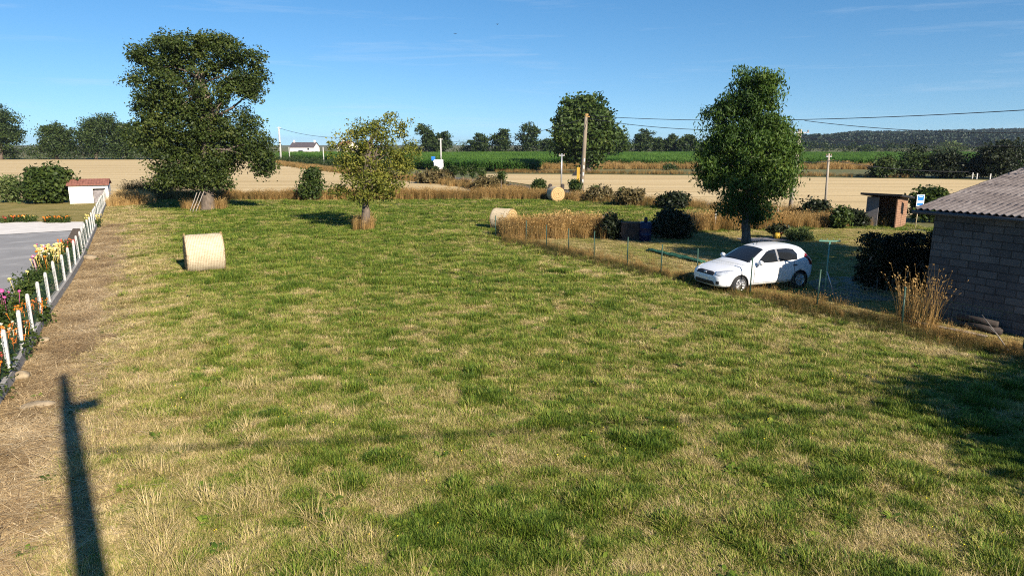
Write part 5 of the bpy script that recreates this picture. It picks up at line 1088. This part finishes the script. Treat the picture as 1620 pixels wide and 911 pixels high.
for s in (1, -1):
    sidek = dict(o=(0, 0, 0), eu=X, ev_=Z_, ray=(0, -s, 0))
    def sd_(name, poly, mat, **k): return patch(name, poly, (0, 0, 0), X, Z_, (0, -s, 0), mat, **k)
    sd_('side_window', [(.60, .985), (.50, 1.07), (.10, 1.335), (-.05, 1.385), (-.28, 1.405), (-.28, .995)], M_GLASS)
    sd_('side_window', [(-.37, 1.0), (-.37, 1.41), (-.80, 1.405), (-1.08, 1.37), (-1.20, 1.20), (-1.14, 1.03)], M_GLASS)
    sd_('pillar_trim', [(-.285, .985), (-.285, 1.41), (-.365, 1.415), (-.365, .985)], simple('grey_pillar', (.20, .20, .21), .5) if s == 1 else bpy.data.materials['grey_pillar'], off=.005)
    for xx in (.72, -.325, -1.02): sd_('door_seam', [(xx, .34 if xx > -1 else .62), (xx + .018, .34 if xx > -1 else .62), (xx + .018, .975), (xx, .975)], M_TRIM, off=.002, thick=.004)
    sd_('sill_seam', [(.9, .315), (-.9, .315), (-.9, .327), (.9, .327)], M_TRIM, off=.002, thick=.004)
    for xx in (-.20, -.94): sd_('door_handle', [(xx, .83), (xx - .17, .835), (xx - .17, .865), (xx, .86)], M_TRIM if xx < -.5 else M_PAINT, off=.022, thick=.03)
    # headlight wraps round the corner
    patch('headlight', [(-.02, .655), (.14, .625), (.34, .665), (.62, .80), (.50, .82), (.22, .775), (.0, .735)], (1.98, s * .42, 0), Vector((-.70, s * .714, 0)), Z_, Vector((-.714, -s * .70, 0)), M_LAMP, off=.008)
    patch('fog_light', [(-.06, -.05), (.06, -.05), (.07, .05), (-.05, .06)], (2.0, s * .60, .40), Vector((-.4, s * .92, 0)), Z_, Vector((-.92, -s * .4, 0)), M_TRIM, off=.006)
    patch('tail_light', [(-.08, .80), (.10, .82), (.16, 1.10), (.02, 1.22), (-.06, 1.1)], (-1.78, s * .75, 0), Vector((.45, s * .9, 0)), Z_, Vector((.9, -s * .45, 0)), simple('car_tail_red', (.14, .01, .012), .2) if s == 1 else bpy.data.materials['car_tail_red'], off=.008)
    b = MB(); b.lathe([(0.001, -.11), (.055, -.10), (.085, -.03), (.088, .03), (.06, .09), (.001, .10)], 16, Matrix.Rotation(R(90), 3, 'X') @ Matrix.Diagonal((.75, 1, 1)), (.60, s * .985, 1.03)); b.bar((.60, s * .84, .97), (.60, s * .93, 1.0), .06, .04); mi = b.build('door_mirror', M_PAINT, car)
    b = MB(); b.box((.528, s * .985, 1.03), (.006, .14, .11)); b.build('mirror_glass', M_GLASS, mi)
    for x in (1.295, -1.295):
        b = MB(); b.lathe([(.0, -.08), (.2, -.085), (.285, -.08), (.302, -.05), (.305, 0), (.302, .05), (.285, .08), (.2, .085), (0, .08)], 36, RX90, (x, s * .765, .305)); wh = b.build('wheel', M_TYRE, car)
        b = MB(); b.lathe([(.03, .0), (.19, .0), (.205, .018), (.20, .028), (.19, .02)], 36, RX90 if s < 0 else Matrix.Rotation(R(-90), 3, 'X'), (x, s * .852, .305))
        for q in range(8):
            a = q * math.pi / 4 + .2; b.bar((x + .05 * math.cos(a), s * .868, .305 + .05 * math.sin(a)), (x + .185 * math.cos(a), s * .862, .305 + .185 * math.sin(a)), .062, .022)
        b.lathe([(.055, .0), (.05, .026), (.03, .032), (.0, .032)], 20, RX90 if s < 0 else Matrix.Rotation(R(-90), 3, 'X'), (x, s * .852, .305)); b.build('hubcap', M_HUB, wh)
        b = MB(); b.lathe([(.0, .001), (.19, .001), (.19, .003), (0, .003)], 30, RX90 if s < 0 else Matrix.Rotation(R(-90), 3, 'X'), (x, s * .848, .305)); b.build('hub_shadow_disc', M_TRIM, wh)  # black disc stands in for the shade between the hubcap spokes
        b = MB(); b.lathe([(.33, 0), (.352, 0), (.352, .26), (.33, .26)], 40, RX90 if s < 0 else Matrix.Rotation(R(-90), 3, 'X'), (x, s * .60, .30)); b.build('arch_liner', M_TRIM, car)
patch('windscreen', [(.86, -.66), (.86, .66), (.70, .655), (.14, .535), (.14, -.535), (.70, -.655)], (0, 0, 0), X, Y_, (0, 0, -1), M_GLASS, off=.006)
patch('rear_window', [(-1.60, -.50), (-1.60, .50), (-1.80, .52), (-1.80, -.52)], (0, 0, 0), X, Y_, (0, 0, -1), M_GLASS)
patch('grille', [(-.44, .615), (.44, .615), (.46, .70), (.30, .735), (-.30, .735), (-.46, .70)], (2.2, 0, 0), Y_, Z_, (-1, 0, 0), M_TRIM)
patch('lower_grille', [(-.52, .30), (.52, .30), (.48, .43), (-.48, .43)], (2.2, 0, 0), Y_, Z_, (-1, 0, 0), M_TRIM)
patch('number_plate', [(-.26, .475), (.26, .475), (.26, .565), (-.26, .565)], (2.2, 0, 0), Y_, Z_, (-1, 0, 0), M_WHITEP, off=.012)
patch('emblem', [(-.08, .655), (.08, .655), (.06, .705), (-.06, .705)], (2.2, 0, 0), Y_, Z_, (-1, 0, 0), M_HUB, off=.014)
for s in (-.45, .25): patch('wiper', [(.84, s), (.825, s + .01), (.80, s + .48), (.815, s + .48)], (0, 0, 0), X, Y_, (0, 0, -1), M_TRIM, off=.016)
b = MB(); b.tube([(-.05, .0, 1.50), (-.02, 0, 1.545), (-.35, 0, 1.75)], [.012, .008, .004], 6); b.build('aerial', M_TRIM, car)

# ------------------------------------------------------------------ wooded hill
xs = np.linspace(250, 2600, 90); ys = np.linspace(700, 2600, 60); XX, YY = np.meshgrid(xs, ys)
def hillz(x, y):
    q = x / y; a = 17 * sstep(.41, .50, q) + 7 * sstep(.52, .76, q); return -.3 + (a + 5 * (fbm(x, y, .003, 33, 3) - .5) * sstep(.42, .5, q)) * sstep(900, 1700, y)
idx = np.arange(XX.size).reshape(XX.shape); Q = np.stack([idx[:-1, :-1], idx[:-1, 1:], idx[1:, 1:], idx[1:, :-1]], -1).reshape(-1, 4)
hill = link('hill', np_mesh('hill', np.stack([XX.ravel(), YY.ravel(), hillz(XX.ravel(), YY.ravel())], -1), Q, 4, None, True), simple('hill_soil', (.03, .04, .015), .95, .3, .01)); tag(hill, kind='structure')
def forest_tree(sd):
    g = np.random.default_rng(sd); lob = [(g.normal(0, 2.2), g.normal(0, 2.2), g.uniform(5, 11), 3.2, 3.2, 3.2) for i in range(6)]
    V, Q, A, C = leaves(lob, 34, 9, 2.6, .9, sd, .1, .5); return np_mesh('forest_tree', V, Q, 4, {'rnd': A})
FP = [proto('forest_crown', forest_tree(700 + i), L_WOOD) for i in range(4)]
n = 16000; y = rng.uniform(900, 2000, n); q = rng.uniform(.395, .80, n); x = q * y
ok = (rng.uniform(0, 1, n) < sstep(.40, .43, q)); x, y = x[ok], y[ok]
scatter('forest', np.stack([x, y, hillz(x, y)], -1), s3(rng.uniform(.8, 1.25, len(x)), rng.uniform(.85, 1.3, len(x))), rng.uniform(0, 6.28, len(x)), rng.uniform(0, 1, len(x)), FP, label='dense dark wood covering the far hill', cat='forest')

# ------------------------------------------------------------------ air, light, camera
hz = MB(); hz.box((0, 1500, 30.0), (9000, 9600, 62.2)); m = bpy.data.materials.new('haze_air'); m.use_nodes = True; m.node_tree.nodes.clear(); nt = NT(m.node_tree)
pv = nt.n('ShaderNodeVolumePrincipled'); pv.inputs['Color'].default_value = (.62, .76, .95, 1); pv.inputs['Density'].default_value = .00009; pv.inputs['Anisotropy'].default_value = .2
ou = nt.n('ShaderNodeOutputMaterial'); nt.put(ou.inputs['Volume'], pv.outputs[0])
if HAZE: tag(hz.build('haze', m), kind='stuff')

W = bpy.data.worlds.new('World'); scene.world = W; W.use_nodes = True; W.node_tree.nodes.clear(); nt = NT(W.node_tree)
sky = nt.n('ShaderNodeTexSky'); sky.sky_type = 'NISHITA'; sky.sun_disc = False; sky.sun_elevation = SUN_EL; sky.sun_rotation = math.atan2(-SHX, -SHY); sky.air_density = 1.0; sky.dust_density = SKY_DUST; sky.ozone_density = SKY_OZ
tc = nt.n('ShaderNodeTexCoord').outputs['Generated']
sq = nt.n('ShaderNodeSeparateXYZ'); nt.put(sq.inputs[0], tc); cq = nt.n('ShaderNodeCombineXYZ'); nt.put(cq.inputs[0], sq.outputs[0]); nt.put(cq.inputs[1], sq.outputs[1])
nt.put(cq.inputs[2], nt.math('ADD', nt.math('MULTIPLY', sq.outputs[2], SKY_ZM), SKY_ZA)); nv = nt.n('ShaderNodeVectorMath', operation='NORMALIZE'); nt.put(nv.inputs[0], cq.outputs[0]); nt.put(sky.inputs[0], nv.outputs[0])
wisp = nt.noise(nt.mapping(tc, (1.6, 1.6, 22), (.04, .03, 0)), 2.2, 6, .62, .4)
wm = nt.ramp(wisp, [(.56, (0, 0, 0)), (.80, (1, 1, 1))])
tint = nt.n('ShaderNodeHueSaturation'); nt.put(tint.inputs['Color'], sky.outputs[0]); tint.inputs['Saturation'].default_value = SKY_SAT
cl = nt.mix(nt.math('MULTIPLY', wm, .24), tint.outputs[0], (5.5, 6.3, 7.2))
bg = nt.n('ShaderNodeBackground'); nt.put(bg.inputs[0], cl); bg.inputs[1].default_value = SKY_STR
wo = nt.n('ShaderNodeOutputWorld'); nt.put(wo.inputs[0], bg.outputs[0])
sl = bpy.data.lights.new('sun', 'SUN'); sl.energy = SUN_STR; sl.angle = R(.53); sl.color = (1, .90, .76)
so = bpy.data.objects.new('sun', sl); COL.objects.link(so); d = Vector((SHX, SHY, -math.tan(SUN_EL))).normalized(); so.rotation_euler = d.to_track_quat('-Z', 'Y').to_euler(); so.location = (20, -20, 40)
cam = bpy.data.cameras.new('camera'); cam.sensor_width = 36; cam.lens = F / 1620 * 36; cam.clip_start = .1; cam.clip_end = 12000
c = bpy.data.objects.new('camera', cam); COL.objects.link(c); c.location = (0, 0, H); c.rotation_euler = (R(90) - PITCH, 0, 0); scene.camera = c
vs_ = scene.view_settings; vs_.view_transform = 'Standard'; vs_.look = 'None'; vs_.exposure = EXPO; vs_.gamma = 1; vs_.use_curve_mapping = False
scene.cycles.filter_width = 1.1; scene.cycles.volume_bounces = 0; scene.cycles.max_bounces = 5; scene.cycles.diffuse_bounces = 2; scene.cycles.use_denoising = False; scene.cycles.transparent_max_bounces = 8
